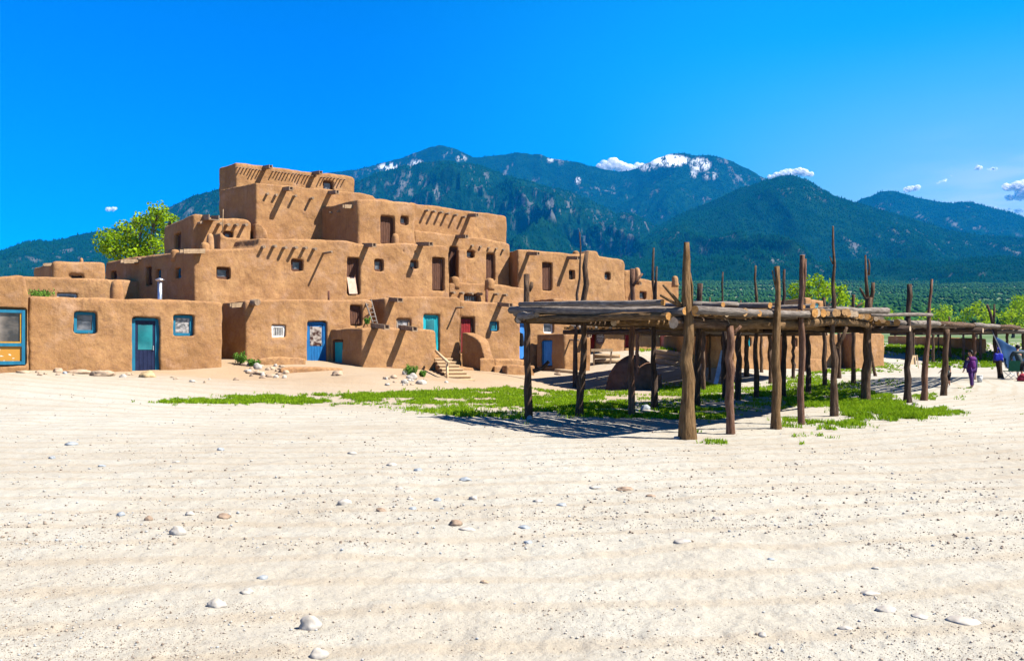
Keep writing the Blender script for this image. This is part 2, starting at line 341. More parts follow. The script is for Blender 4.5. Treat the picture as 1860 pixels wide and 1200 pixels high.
# ------------------------------------------------------------------ mountains
TREES = []        # (x, y, z, height, width, tint) arrays for the slope forest
def mountain(name, label, sky, R, y0, seed, amp=0.35, spur=700., conc=0.6, rockiness=0.3, snow=None, rocks=(), nu=420, nv=170, dens=1.0, zf=None, th=(9, 16), rough=10., skyj=2.0):
    sx = np.array([p[0] for p in sky], float); sy = np.array([p[1] for p in sky], float)
    u = np.linspace(sx[0], sx[-1], nu)
    s = np.concatenate([np.linspace(0, 1, nv), 1+np.linspace(0, 0.25, 14)[1:]])
    U, S = np.meshgrid(u, s)
    sk = np.interp(u, sx, sy)
    k = np.exp(-np.linspace(-2, 2, 9)**2); k /= k.sum()
    sk = np.convolve(np.pad(sk, 4, 'edge'), k, 'valid')
    sk = sk + (fbm(u*0.06, u*0+seed, seed, 3)-0.5)*2*skyj
    zc = EYE + (HY-sk)/F_PX*R
    Y = y0 + S*(R-y0); X = (U-CX)/F_PX*Y
    Zf = far_z(y0)-12 if zf is None else zf
    s1 = np.minimum(S, 1)
    base = Zf + (zc[None, :]-Zf)*(conc*s1*s1*(1.4-.4*s1) + (1-conc)*s1)
    wx = X/spur + 0.9*(fbm(X/1500, Y/1500, seed+40, 3)-.5)*2; wy = Y/(spur*2.2)
    rd = ridged(wx, wy, seed, 5, 0.5)-0.62
    env = (4*s1*(1-s1))**0.8
    H = np.maximum(zc[None, :]-Zf, 40)
    z = base + amp*H*rd*env + rough*env*(fbm(X/70, Y/70, seed+3, 3)-.5)*2
    z = np.where(S > 1, zc[None, :]-(S-1)*(R-y0)*0.7, z)
    elev = (z-EYE)/Y                                            # keep the crest the skyline
    lim = ((zc-EYE)/R)[None, :]*(1-0.10*(1-s1)) - 0.0012*(1-s1)
    z = np.where(S < 1, np.minimum(elev, lim)*Y+EYE, z)
    py = HY-F_PX*(z-EYE)/Y
    rk = .75*sstep(0.86-rockiness*0.25, 0.95-rockiness*0.25, ridged(X/70, Y/190, seed+9, 4, 0.6))*sstep(.50, .68, fbm(X/330, Y/330, seed+12, 3))
    for (rx, ry, rw, rh, st) in rocks:
        d = ((U-rx)/rw)**2 + ((py-ry)/rh)**2
        rk = np.maximum(rk, st*sstep(1.0, 0.25, d)*sstep(0.575, 0.68, fbm(X/20, Y/75, seed+15, 4, .68))*.85)
    sn = np.zeros_like(X)
    for (rx, ry, rw, rh, st) in (snow or ()):
        d = ((U-rx)/rw)**2 + ((py-ry)/rh)**2
        sn = np.maximum(sn, st*sstep(1.0, 0.3, d)*sstep(0.44, 0.54, fbm(U*0.22+Y*.002, py*0.12, seed+19, 5, .68)+0.09*st))
    V = np.stack([X, Y, z], -1).reshape(-1, 3)
    me = np_mesh(name, V, grid_faces(nu, len(s)), [M['mount']], {'rock': rk.ravel(), 'snow': sn.ravel()})
    o = tag(link(name, me), label, 'mountain', kind='structure')
    # trees standing on the slope
    cell = ((u[1]-u[0])/F_PX*Y)*((R-y0)/(nv-1))
    lam = dens*cell/ (10.5**2) * (1-0.86*np.clip(rk*1.3, 0, 1))*(1-0.9*sn)*(0.45+0.9*fbm(X/160, Y/160, seed+23, 3))
    lam[S >= 1] = 0; lam[:, -1] = 0; lam[-1] = 0
    # facing away from the viewer: not needed
    n = RNG.poisson(np.clip(lam, 0, 30))
    idx = np.repeat(np.arange(X.size), n.ravel()); ii, jj = np.divmod(idx, nu)
    fu = RNG.random(len(idx)); fv = RNG.random(len(idx)); i2 = np.minimum(ii+1, len(s)-1); j2 = np.minimum(jj+1, nu-1)
    def bl(Q): return (Q[ii, jj]*(1-fu)+Q[ii, j2]*fu)*(1-fv)+(Q[i2, jj]*(1-fu)+Q[i2, j2]*fu)*fv
    hh = RNG.uniform(th[0], th[1], len(idx))*(0.7+0.6*RNG.random(len(idx))**2)
    TREES.append(np.stack([bl(X), bl(Y), bl(z), hh, hh*RNG.uniform(.36, .52, len(idx)), RNG.random(len(idx))], -1))
    return o

mountain('mountain', 'far right blue forested mountain with two rounded summits', [(1380, 440), (1480, 398), (1555, 366), (1590, 352), (1607, 347), (1625, 346), (1650, 353), (1680, 363), (1720, 369), (1755, 367), (1800, 376), (1860, 394), (1960, 420), (2080, 440), (2400, 452), (2800, 470)],
    7600, 5200, 101, amp=0.36, spur=800, zf=330, nu=300, nv=90, dens=.55, th=(12, 20))
mountain('mountain', 'highest rear mountain with bare snow covered summit', [(480, 352), (560, 322), (600, 313), (640, 310), (690, 298), (735, 285), (770, 270), (800, 264), (828, 270), (860, 286), (900, 284), (940, 277), (975, 280), (1000, 287), (1050, 295), (1090, 306), (1130, 313), (1160, 304), (1190, 289), (1215, 281), (1240, 278), (1262, 283), (1290, 283), (1320, 289), (1350, 302), (1380, 319), (1420, 336), (1500, 366), (1600, 400)],
    7800, 5000, 203, amp=0.39, spur=900, zf=360, nu=560, nv=130, dens=.55, th=(12, 20),
    snow=[(1214, 292, 44, 13, 1.0), (1175, 304, 22, 8, .5), (1272, 299, 22, 15, .62), (1290, 320, 16, 9, .35), (1260, 316, 8, 8, .45), (1392, 324, 14, 4, .3), (715, 303, 34, 8, .75), (757, 297, 14, 7, .7), (700, 312, 14, 6, .55), (838, 288, 12, 7, .35), (1050, 328, 6, 8, .6), (1000, 290, 7, 6, .4)],
    rocks=[(690, 318, 60, 18, .8), (835, 287, 14, 10, .7)])
mountain('mountain', 'craggy middle ridge with pale granite outcrops in dark forest', [(560, 352), (600, 342), (645, 328), (690, 314), (730, 302), (775, 295), (815, 291), (850, 297), (880, 304), (903, 313), (953, 327), (987, 339), (1020, 344), (1043, 352), (1080, 366), (1120, 386), (1153, 388), (1187, 409), (1215, 424), (1260, 450), (1300, 470)],
    5200, 2900, 307, amp=0.75, spur=460, rockiness=.30, nu=520, nv=190, dens=1.0, rough=26, skyj=3.,
    rocks=[(740, 345, 60, 40, .7), (800, 350, 22, 22, .9), (868, 328, 30, 24, .8), (850, 300, 16, 10, .7), (960, 372, 60, 40, .75), (1010, 370, 46, 36, .9), (1155, 402, 38, 30, 1.0), (1080, 420, 50, 50, .65), (1120, 440, 40, 40, .6), (690, 360, 50, 40, .55), (900, 390, 60, 50, .5)])
mountain('mountain', 'left forested ridge rising behind the pueblo to its tower', [(-900, 500), (-600, 486), (-260, 470), (-150, 462), (-60, 468), (0, 456), (40, 441), (70, 436), (95, 440), (130, 428), (180, 420), (240, 405), (310, 375), (350, 356), (400, 341), (470, 330), (560, 325), (640, 345), (740, 380), (820, 420)],
    4600, 2500, 411, amp=0.60, spur=480, rockiness=.26, nu=460, nv=170, dens=1.0, skyj=2.5, rough=14,
    rocks=[(45, 478, 40, 14, .7), (330, 385, 50, 22, .6), (380, 370, 30, 30, .5), (60, 440, 14, 5, .7)])
mountain('mountain', 'broad right hill covered in dense dark green forest', [(1060, 492), (1100, 470), (1140, 448), (1190, 414), (1220, 395), (1270, 374), (1313, 356), (1340, 343), (1390, 328), (1427, 319), (1440, 318), (1467, 327), (1500, 347), (1523, 359), (1550, 366), (1607, 382), (1657, 397), (1707, 412), (1740, 422), (1800, 428), (1860, 433), (1960, 440), (2080, 455), (2300, 470), (2700, 490)],
    5000, 2500, 523, amp=0.55, spur=820, rockiness=.18, nu=520, nv=190, dens=1.05, rough=12,
    rocks=[(1500, 345, 40, 26, .45), (1280, 450, 20, 12, .5), (1640, 435, 20, 8, .4), (1470, 350, 22, 16, .4)])
mountain('mountain', 'low foothill apron at the base of the mountains', [(840, 470), (930, 462), (1000, 458), (1060, 462), (1130, 468), (1200, 470), (1300, 478), (1400, 474), (1500, 478), (1600, 472), (1700, 476), (1800, 466), (1900, 470), (2050, 476), (2400, 484), (2700, 492)],
    3300, 2300, 641, amp=0.65, spur=330, rockiness=.05, nu=360, nv=90, dens=1.1, rough=7, th=(7, 12))

# ------------------------------------------------------------------ forest on the slopes and pinyon woodland on the plain
def scatter_mesh(name, T, tv, tf, mat, jitter=0.0):
    n, k = len(T), len(tv)
    a = RNG.random(n)*6.283; ca, sa = np.cos(a)[:, None], np.sin(a)[:, None]
    x = tv[None, :, 0]*ca-tv[None, :, 1]*sa; y = tv[None, :, 0]*sa+tv[None, :, 1]*ca; z = np.repeat(tv[None, :, 2], n, 0)
    if jitter:
        j = 1+RNG.uniform(-jitter, jitter, (n, k)); x = x*j; y = y*j; z = z*(1+RNG.uniform(-jitter*.6, jitter*.6, (n, k)))
    V = np.stack([x*T[:, 4:5]+T[:, 0:1], y*T[:, 4:5]+T[:, 1:2], z*T[:, 3:4]+T[:, 2:3]], -1).reshape(-1, 3)
    Fc = (tf[None]+(np.arange(n)*k)[:, None, None]).reshape(-1, tf.shape[1])
    return np_mesh(name, V, Fc, [mat], {'tint': np.repeat(T[:, 5], k)}, smooth=True)
ca = np.arange(5)*2*np.pi/5
cone_v = np.concatenate([np.stack([.5*np.cos(ca), .5*np.sin(ca), np.full(5, .02)], -1), [[0, 0, 1.0]]])
cone_f = np.array([[i, (i+1) % 5, 5] for i in range(5)])
T = np.concatenate(TREES)
tag(link('slope_forest', scatter_mesh('slope_forest', T, cone_v, cone_f, M['conifer'], .12)), 'dark conifer forest covering the mountain slopes', 'forest', kind='stuff')
bm = bmesh.new(); bmesh.ops.create_icosphere(bm, subdivisions=1, radius=0.5)
ico_v = np.array([v.co[:] for v in bm.verts]); ico_f = np.array([[v.index for v in f.verts] for f in bm.faces]); bm.free()
bm = bmesh.new(); bmesh.ops.create_icosphere(bm, subdivisions=2, radius=0.5)
ico2_v = np.array([v.co[:] for v in bm.verts]); ico2_f = np.array([[v.index for v in f.verts] for f in bm.faces]); bm.free()
ico_v = ico_v*[1, 1, 1]+[0, 0, .45]
def plain(y0, y1, n, u0=-500, u1=2500):
    y = np.sqrt(RNG.uniform(y0**2, y1**2, n)); u = RNG.uniform(u0, u1, n); x = (u-CX)/F_PX*y
    keep = RNG.random(n) < sstep(0.22, 0.42, fbm(x/45, y/60, 61, 3))*0.85+0.15
    x = x[keep]; y = y[keep]; h = RNG.uniform(3.2, 6.2, len(x))
    return np.stack([x, y, gz(x, y), h, h*RNG.uniform(.8, 1.15, len(x)), RNG.random(len(x))], -1)
T1 = plain(430, 900, 19000); T2 = plain(900, 2900, 105000)
me1 = scatter_mesh('pinyon_woodland', T1, ico2_v*[1, 1, 1]+[0, 0, .45], ico2_f, M['pinyon'], .22)
woodland = tag(link('pinyon_woodland', me1), 'pinyon and juniper woodland on the plain below the mountains', 'woodland', kind='stuff')
tag(link('distant_woodland', scatter_mesh('distant_woodland', T2, ico_v, ico_f, M['pinyon'], .22)), 'far pinyon woodland reaching the mountain feet', 'woodland', kind='stuff')
# ------------------------------------------------------------------ adobe builder
DIRW = (1.75, 1.0)                     # run of most facades, in (x, depth-table) units
SIDE = (-0.714, 0.543)                 # run of the side walls
class Fac:
    """a vertical plane through plan point a=(x,q) running along d=(dx,dq)"""
    def __init__(s, a, d):
        s.a = a; s.d = d
        s.o = Vector((a[0], a[1]*KQ, 0)); v = Vector((d[0], d[1]*KQ, 0)); s.t = v.normalized()
        s.n = Vector((s.t.y, -s.t.x, 0))
    def off(s, k):
        f = Fac.__new__(Fac); f.o = s.o+s.n*k; f.t = s.t; f.n = s.n; f.d = s.d; f.a = (f.o.x, f.o.y/KQ); return f
    def q(s, px):
        t = (px-CX)/1240.0
        k = (t*s.a[1]-s.a[0])/(s.d[0]-t*s.d[1]); return s.a[1]+k*s.d[1]
    def hit(s, px, py):
        q = s.q(px); return P3(px, py, q)
    def sz(s, px, py):
        p = s.hit(px, py); return (p-s.o).dot(s.t), p.z
    def at(s, u, z, k=0.0): 
        p = s.o+s.t*u+s.n*k; return Vector((p.x, p.y, z))

TX1 = bpy.data.textures.new('hand_plaster', 'CLOUDS'); TX1.noise_scale = 1.25; TX1.noise_depth = 2
TX2 = bpy.data.textures.new('hand_plaster_small', 'CLOUDS'); TX2.noise_scale = 0.32; TX2.noise_depth = 2
def organic(me, cutters, voxel, smooth, amp=(0.13, 0.035)):
    o = bpy.data.objects.new('tmp', me); COL.objects.link(o); c = None
    if cutters:
        bm = bmesh.new()
        for cs in cutters:
            vs = [bm.verts.new(p) for p in cs]
            for f in ((0, 1, 2, 3), (7, 6, 5, 4), (0, 4, 5, 1), (1, 5, 6, 2), (2, 6, 7, 3), (3, 7, 4, 0)): bm.faces.new([vs[i] for i in f])
        bmesh.ops.recalc_face_normals(bm, faces=bm.faces)
        cm = bpy.data.meshes.new('cut'); bm.to_mesh(cm); bm.free()
        c = bpy.data.objects.new('tmpc', cm); COL.objects.link(c)
        r = o.modifiers.new('r', 'REMESH'); r.mode = 'VOXEL'; r.voxel_size = max(voxel*1.25, .07)
        s = o.modifiers.new('s', 'SMOOTH'); s.factor = 0.5; s.iterations = smooth
        b = o.modifiers.new('b', 'BOOLEAN'); b.object = c; b.operation = 'DIFFERENCE'; b.solver = 'EXACT'; b.use_self = False
    r = o.modifiers.new('r', 'REMESH'); r.mode = 'VOXEL'; r.voxel_size = voxel; r.use_smooth_shade = True
    s = o.modifiers.new('s', 'SMOOTH'); s.factor = 0.5; s.iterations = 0 if cutters else smooth
    for tx, a in zip((TX1, TX2), amp):
        d = o.modifiers.new('d', 'DISPLACE'); d.texture = tx; d.texture_coords = 'GLOBAL'; d.strength = a; d.mid_level = 0.5
    dg = bpy.context.evaluated_depsgraph_get(); ev = o.evaluated_get(dg)
    out = bpy.data.meshes.new_from_object(ev, depsgraph=dg)
    bpy.data.objects.remove(o)
    if c: bpy.data.objects.remove(c)
    out.polygons.foreach_set('use_smooth', [True]*len(out.polygons))
    return out

def bx(bm, p, ex, ey, ez):
    """box spanned by three edge vectors from corner p"""
    p = Vector(p); vs = []
    for k in (0, 1):
        for (i, j) in ((0, 0), (1, 0), (1, 1), (0, 1)): vs.append(bm.verts.new(p+ex*i+ey*j+ez*k))
    fs = []
    for f in ((3, 2, 1, 0), (4, 5, 6, 7), (0, 1, 5, 4), (1, 2, 6, 5), (2, 3, 7, 6), (3, 0, 4, 7)): fs.append(bm.faces.new([vs[i] for i in f]))
    return fs
UP = Vector((0, 0, 1))
def fbox(bm, f, u0, u1, z0, z1, k0, k1):
    return bx(bm, f.at(u0, z0, k0), f.t*(u1-u0), f.n*(k1-k0), UP*(z1-z0))

def tube(bm, pts, rad, n=10, caps=True, mi_side=0, mi_cap=0, wob=0.0, seed=0):
    rs = random.Random(seed); rings = []
    pts = [Vector(p) for p in pts]
    if not hasattr(rad, '__len__'): rad = [rad]*len(pts)
    ph = [1+wob*rs.uniform(-1, 1) for _ in range(n)]
    for i, p in enumerate(pts):
        d = (pts[min(i+1, len(pts)-1)]-pts[max(i-1, 0)]).normalized()
        a = d.orthogonal().normalized() if abs(d.z) > 0.9 else d.cross(UP).normalized()
        if abs(d.z) > 0.9: a = Vector((1, 0, 0)) - d*d.x; a.normalize()
        b = d.cross(a)
        rings.append([bm.verts.new(p+(a*math.cos(6.28319*k/n)+b*math.sin(6.28319*k/n))*rad[i]*ph[k]*(1+wob*.5*rs.uniform(-1, 1))) for k in range(n)])
    for i in range(len(rings)-1):
        for k in range(n):
            f = bm.faces.new([rings[i][k], rings[i][(k+1) % n], rings[i+1][(k+1) % n], rings[i+1][k]]); f.smooth = True; f.material_index = mi_side
    if caps:
        for r in (rings[0][::-1], rings[-1]):
            f = bm.faces.new(r); f.material_index = mi_cap

M['wood_old'] = m_noise('weathered_wood', (0.13, 0.085, 0.052), (0.30, 0.215, 0.145), 9, 0.85, .5, .01, (3, 3, .6))
M['wood_dark'] = m_noise('dark_brown_wood', (0.050, 0.022, 0.014), (0.115, 0.052, 0.030), 8, 0.8, .4, .008, (6, 6, .5))
M['wood_red'] = m_noise('red_painted_wood', (0.13, 0.008, 0.010), (0.22, 0.014, 0.016), 6, .6, .2)
M['wood_orange'] = m_noise('orange_red_painted_wood', (0.38, 0.060, 0.020), (0.50, 0.09, 0.03), 6, 0.6, .2)
def m_paint(name, c1, c2, under=(.20, .145, .10), sc=5, chip=.66):
    m, t, b = nodes(name); v = coords(t, (1, 1, .45), 'Object')
    c = ramp(t, noise(t, v, sc, 5, .65), [(.35, c1), (.65, c2)])
    c = mix(t, ramp(t, noise(t, v, 9.0, 6, .75), [(chip, (0, 0, 0)), (chip+.03, (.9, .9, .9))]), c, under)
    t.links.new(c, b.inputs['Base Color']); b.inputs['Roughness'].default_value = .62; b.inputs['Specular IOR Level'].default_value = .25
    bump(t, b, noise(t, v, 22, 4), .25, .004); return m
M['teal'] = m_paint('turquoise_paint', (0.005, 0.27, 0.33), (0.012, 0.36, 0.42))
M['blue'] = m_paint('blue_paint', (0.004, 0.085, 0.25), (0.008, 0.13, 0.34))
M['petrol'] = m_paint('petrol_blue_paint', (0.004, 0.095, 0.175), (0.008, 0.14, 0.23))
M['navy'] = m_noise('dark_navy_paint', (0.006, 0.010, 0.035), (0.012, 0.018, 0.055), 5, 0.5, .1)
M['sky_blue'] = m_paint('bright_blue_paint', (0.03, 0.17, 0.50), (0.05, 0.24, 0.62))
M['white_wood'] = m_noise('chipped_white_paint', (0.45, 0.43, 0.40), (0.72, 0.70, 0.66), 8, 0.7, .2)
M['yellow'] = m_noise('ochre_paint', (0.34, 0.17, 0.015), (0.44, 0.23, 0.025), 5, 0.6, .1)
M['hole'] = m_noise('dark_interior', (0.012, 0.008, 0.006), (0.022, 0.014, 0.010), 4, 0.9, 0)
M['wood_tan'] = m_noise('tan_weathered_board', (.20, .135, .08), (.32, .225, .14), 7, .85, .4, .01)
M['metal'] = m_noise('galvanised_metal', (0.42, 0.43, 0.45), (0.62, 0.63, 0.65), 6, 0.38, .1, metal=.9)
M['rust'] = m_noise('rusty_stovepipe', (0.06, 0.025, 0.018), (0.14, 0.055, 0.035), 9, 0.8, .2)
M['new_wood'] = m_noise('pale_sawn_wood', (0.42, 0.29, 0.16), (0.58, 0.42, 0.25), 7, 0.75, .3, .006, (2, 2, 8))
M['bark'] = m_noise('brown_log_bark', (0.055, 0.032, 0.022), (0.185, 0.115, 0.075), 7, 0.9, .8, .02, (4, 4, .55), lo=.32, hi=.68)
def m_glass(name, c1, c2, sc=2.2):
    m, t, b = nodes(name); v = coords(t, (1, 1, 1.3), 'Object')
    t.links.new(ramp(t, noise(t, v, sc, 3, .5), [(.40, c1), (.60, c2)]), b.inputs['Base Color'])
    b.inputs['Roughness'].default_value = 0.06; b.inputs['Specular IOR Level'].default_value = 0.6
    return m
M['glass'] = m_glass('dim_window_glass', (0.03, 0.035, 0.045), (0.14, 0.14, 0.15))
M['glass_teal'] = m_glass('green_curtained_glass', (0.01, 0.10, 0.12), (0.02, 0.17, 0.19), 1.4)
M['glass_curtain'] = m_glass('lace_curtained_glass', (0.10, 0.10, 0.10), (0.34, 0.32, 0.31), 7)
M['glass_poster'] = m_glass('papered_glass', (0.05, 0.025, 0.02), (0.36, 0.31, 0.27), 4.5)

def door(root, f, rect, k, frame='wood_dark', panel='wood_dark', pane=None, handle=None, label=None, fw=0.07, pane_rect=(.14, .86, .46, .93)):
    u0, z0 = f.sz(rect[0], rect[3]); u1, z1 = f.sz(rect[2], rect[1])
    w_, h_ = u1-u0, z1-z0
    bm = bmesh.new(); n = max(3, round(w_/.16))
    fbox(bm, f, u0+fw, u1-fw, z0+.02, z1-fw, k-.05, k-.012)
    for i in range(n):
        a = u0+fw+(w_-2*fw)*i/n; fbox(bm, f, a+.006, a+(w_-2*fw)/n-.006, z0+.025, z1-fw-.004, k-.012, k+.004)
    d = part('door', bm_mesh('door', bm, M[panel]), root, label)
    bm = bmesh.new()
    fbox(bm, f, u0-.06, u0+fw, z0, z1, k-.06, k+.035); fbox(bm, f, u1-fw, u1+.06, z0, z1, k-.06, k+.035)
    fbox(bm, f, u0+fw, u1-fw, z1-fw, z1+.03, k-.06, k+.033)
    part('frame', bm_mesh('frame', bm, M[frame]), d)
    if pane:
        a, b_, c, e = pane_rect
        pu0, pu1 = u0+fw+(w_-2*fw)*a, u0+fw+(w_-2*fw)*b_; pz0, pz1 = z0+h_*c, z0+(h_-fw)*e
        bm = bmesh.new(); fbox(bm, f, pu0, pu1, pz0, pz1, k+.005, k+.014); part('pane', bm_mesh('pane', bm, M[pane]), d)
    if handle or (handle is None and panel not in ('wood_dark', 'wood_red')):
        bm = bmesh.new(); fbox(bm, f, u1-fw-.09, u1-fw-.06, z0+h_*.45, z0+h_*.53, k+.004, k+.04); part('handle', bm_mesh('handle', bm, M['metal']), d)
    return d
def window(root, f, rect, k, frame='wood_dark', pane='glass', bars=0, fw=0.05, label=None):
    u0, z0 = f.sz(rect[0], rect[3]); u1, z1 = f.sz(rect[2], rect[1])
    bm = bmesh.new()
    fbox(bm, f, u0-.04, u0+fw, z0-.04, z1+.04, k-.05, k+.03); fbox(bm, f, u1-fw, u1+.04, z0-.04, z1+.04, k-.05, k+.03)
    fbox(bm, f, u0+fw, u1-fw, z1-fw, z1+.05, k-.05, k+.028); fbox(bm, f, u0+fw, u1-fw, z0-.05, z0+fw, k-.05, k+.028)
    wd = part('window', bm_mesh('window', bm, M[frame]), root, label)
    bm = bmesh.new(); fbox(bm, f, u0+fw-.01, u1-fw+.01, z0+fw-.01, z1-fw+.01, k-.03, k-.012); part('pane', bm_mesh('pane', bm, M[pane]), wd)
    if bars:
        bm = bmesh.new()
        for i in range(bars):
            a = u0+fw+(u1-u0-2*fw)*(i+.5)/bars; fbox(bm, f, a-.013, a+.013, z0+fw-.005, z1-fw+.005, k-.008, k+.012)
        part('bars', bm_mesh('bars', bm, M['white_wood' if frame == 'white_wood' else 'wood_dark']), wd)
    return wd
def beam(root, f, tip, L, r=0.075, mat='wood_old', drop=0.0):
    p = f.off(L).hit(*tip); b = p-f.n*(L+.35)+UP*drop
    bm = bmesh.new(); tube(bm, [b, b.lerp(p, .5), p], [r*1.05, r, r*.95], 9, wob=.06, seed=int(tip[0]*7))
    return part('roof_beam', bm_mesh('roof_beam', bm, M[mat]), root)
def spout(root, f, tip, L, w_=0.2, mat='wood_old', tilt=0.10, th=.045, hh=.14):
    """open wooden roof drain sticking out of the parapet"""
    p = f.off(L).hit(*tip); base = p-f.n*(L+.3)+UP*tilt*(L+.3)
    d = p-base; bm = bmesh.new(); s = f.t
    bx(bm, base-s*w_/2-UP*.02, s*w_, d, UP*th)
    bx(bm, base-s*w_/2+UP*(th-.018), s*th, d, UP*hh); bx(bm, base+s*(w_/2-th)+UP*(th-.018), s*th, d, UP*hh)
    return part('drain_spout', bm_mesh('drain_spout', bm, M[mat]), root)
def pipe(root, px, py0, py1, q, r=.06, mat='rust', cap=False):
    a = P3(px, py1, q); b = P3(px, py0, q); bm = bmesh.new(); tube(bm, [a-UP*.4, b], r, 12)
    if cap: tube(bm, [b-UP*.02, b+UP*.03, b+UP*.05, b+UP*.12], [r*1.1, r*2.1, r*2.1, r*.25], 12)
    return part('stovepipe', bm_mesh('stovepipe', bm, M[mat]), root)
def lump(root, px, py0, py1, q, wpx, name='chimney', squash=1.0):
    """rounded mud chimney or mound standing on a roof: py0 top, py1 foot"""
    a = P3(px, py1, q); h = (py1-py0)/1240*q; w_ = wpx/1240*q/2
    bm = bmesh.new(); tube(bm, [a-UP*.3, a, a+UP*h*.55, a+UP*h*.88, a+UP*h], [w_*1.05, w_, w_*.95, w_*.7, w_*.25], 14, wob=.06, seed=int(px))
    bmesh.ops.subdivide_edges(bm, edges=bm.edges, cuts=1, use_grid_fill=True)
    return part(name, bm_mesh(name, bm, M['adobe'], True), root)

def adobe(label, A, tops, back=None, z0=0.0, dirv=DIRW, cuts=(), lcuts=(), voxel=None, smooth=4, cat='adobe house', name='adobe_house', group='stacked adobe houses of the pueblo', amp=(0.13, 0.035), endpx=None):
    """tops: [(px,py)...] along the front from A; back: (px,q) of the rear left corner or a number of metres along SIDE"""
    a = (P(A[0], A[1])[0], A[1]); f = Fac(a, dirv)
    fr = [f.hit(px, py) for px, py in tops]
    if back is None: back = 4.0
    if isinstance(back, tuple) and back[0] == 'v': bv = Vector((back[1], back[2]*KQ, 0))
    elif isinstance(back, tuple): g = P(*back); bv = Vector((g[0]-fr[0].x, g[1]-fr[0].y, 0))
    else: v = Vector((SIDE[0], SIDE[1]*KQ, 0)).normalized(); bv = v*back
    bm = bmesh.new(); n = len(fr)
    t_ = [bm.verts.new(p) for p in fr]; b_ = [bm.verts.new((p.x, p.y, z0)) for p in fr]
    T_ = [bm.verts.new(p+bv) for p in fr]; B_ = [bm.verts.new((p.x+bv.x, p.y+bv.y, z0)) for p in fr]
    for i in range(n-1):
        bm.faces.new([b_[i], b_[i+1], t_[i+1], t_[i]]); bm.faces.new([B_[i+1], B_[i], T_[i], T_[i+1]])
        bm.faces.new([t_[i], t_[i+1], T_[i+1], T_[i]]); bm.faces.new([b_[i+1], b_[i], B_[i], B_[i+1]])
    bm.faces.new([b_[0], t_[0], T_[0], B_[0]]); bm.faces.new([b_[-1], B_[-1], T_[-1], t_[-1]])
    bmesh.ops.recalc_face_normals(bm, faces=bm.faces)
    me = bpy.data.meshes.new('prism'); bm.to_mesh(me); bm.free()
    gl = fr[0]+bv; lf = Fac((gl.x, gl.y/KQ), (fr[0].x-gl.x, (fr[0].y-gl.y)/KQ))
    cc = []
    for (ff, cl) in ((f, cuts), (lf, lcuts)):
        for (x0, y0, x1, y1, k) in cl:
            u0, za = ff.sz(x0, y1); u1, zb = ff.sz(x1, y0); e = .055 if k >= .19 else -.005
            cs = [ff.at(u, z, kk) for kk in (.5, -k) for (u, z) in ((u0-e, za-e), (u1+e, za-e), (u1+e, zb+e), (u0-e, zb+e))]
            cc.append(cs)
    if voxel is None: voxel = 0.048 if A[1] < 30.5 else 0.058
    out = organic(me, cc, voxel, smooth, amp)
    out.materials.clear(); out.materials.append(M['adobe'])
    n_ = len(out.vertices); co = np.empty(n_*3, np.float32); out.vertices.foreach_get('co', co); co = co.reshape(-1, 3)
    us = np.array([(p-f.o).dot(f.t) for p in fr]); zs = np.array([p.z for p in fr]); bu = bv.dot(f.t); bn = bv.dot(f.n)
    kn = (co[:, 0]-f.o.x)*f.n.x+(co[:, 1]-f.o.y)*f.n.y; uu = (co[:, 0]-f.o.x)*f.t.x+(co[:, 1]-f.o.y)*f.t.y - (kn/bn*bu if abs(bn) > .05 else 0)
    dz = np.interp(uu, us, zs)-co[:, 2]+.16*(vn(uu*1.7, kn*1.7, 5)-.5)
    at = out.attributes.new('worn', 'FLOAT', 'POINT'); at.data.foreach_set('value', (sstep(.34, .06, dz)*.8).astype(np.float32))
    base = (fr[0]+fr[-1]+bv)*0.5; base.z = z0
    root = thing(name, label, cat, base, group)
    w_ = part('wall' if cat == 'adobe house' else 'mud_body', out, root)
    root_f = f
    return root, f, lf
# ------------------------------------------------------------------ the pueblo, front to back
def O(*rects): return [tuple(r) if len(r) == 5 else (*r, .30) for r in rects]
def hole(root, f, rect, k=-.2):
    u0, z0 = f.sz(rect[0], rect[3]); u1, z1 = f.sz(rect[2], rect[1]); bm = bmesh.new()
    fbox(bm, f, u0-.02, u1+.02, z0-.02, z1+.02, k-.05, k); part('vent', bm_mesh('vent', bm, M['hole']), root)

# left edge shop front and the long low house with the dark door
SH, f, l = adobe('adobe shop front at the left edge with a large blue framed picture window', (52, 23.3), [(-190, 487), (-60, 497), (0, 502), (34, 500), (40, 498.5), (47, 500), (53, 530)], 6.0, .4, cuts=O((-96, 563, 46, 663, .2)))
q = -.10
u0, z0 = f.sz(-96, 663); u1, z1 = f.sz(46, 563); um, zm = f.sz(0, 626)
bm = bmesh.new()
for a in (u0, (u0+u1)/2, u1-.10): fbox(bm, f, a, a+.10, z0, z1, q-.04, q+.06)
for (a, b) in ((z0, z0+.12), (zm-.05, zm+.06), (z1-.10, z1)):
    fbox(bm, f, u0+.1, (u0+u1)/2, a, b, q-.04, q+.055); fbox(bm, f, (u0+u1)/2+.1, u1-.1, a, b, q-.04, q+.055)
wd = part('window', bm_mesh('window', bm, M['petrol']), SH)
bm = bmesh.new()
for s_, e_ in ((u0+.1, (u0+u1)/2), ((u0+u1)/2+.1, u1-.1)):
    fbox(bm, f, s_, s_+.05, zm+.11, z1-.1, q-.02, q+.03); fbox(bm, f, e_-.05, e_, zm+.11, z1-.1, q-.02, q+.03); fbox(bm, f, s_, e_, zm+.06, zm+.11, q-.02, q+.03)
part('inner_frame', bm_mesh('inner_frame', bm, M['yellow']), wd)
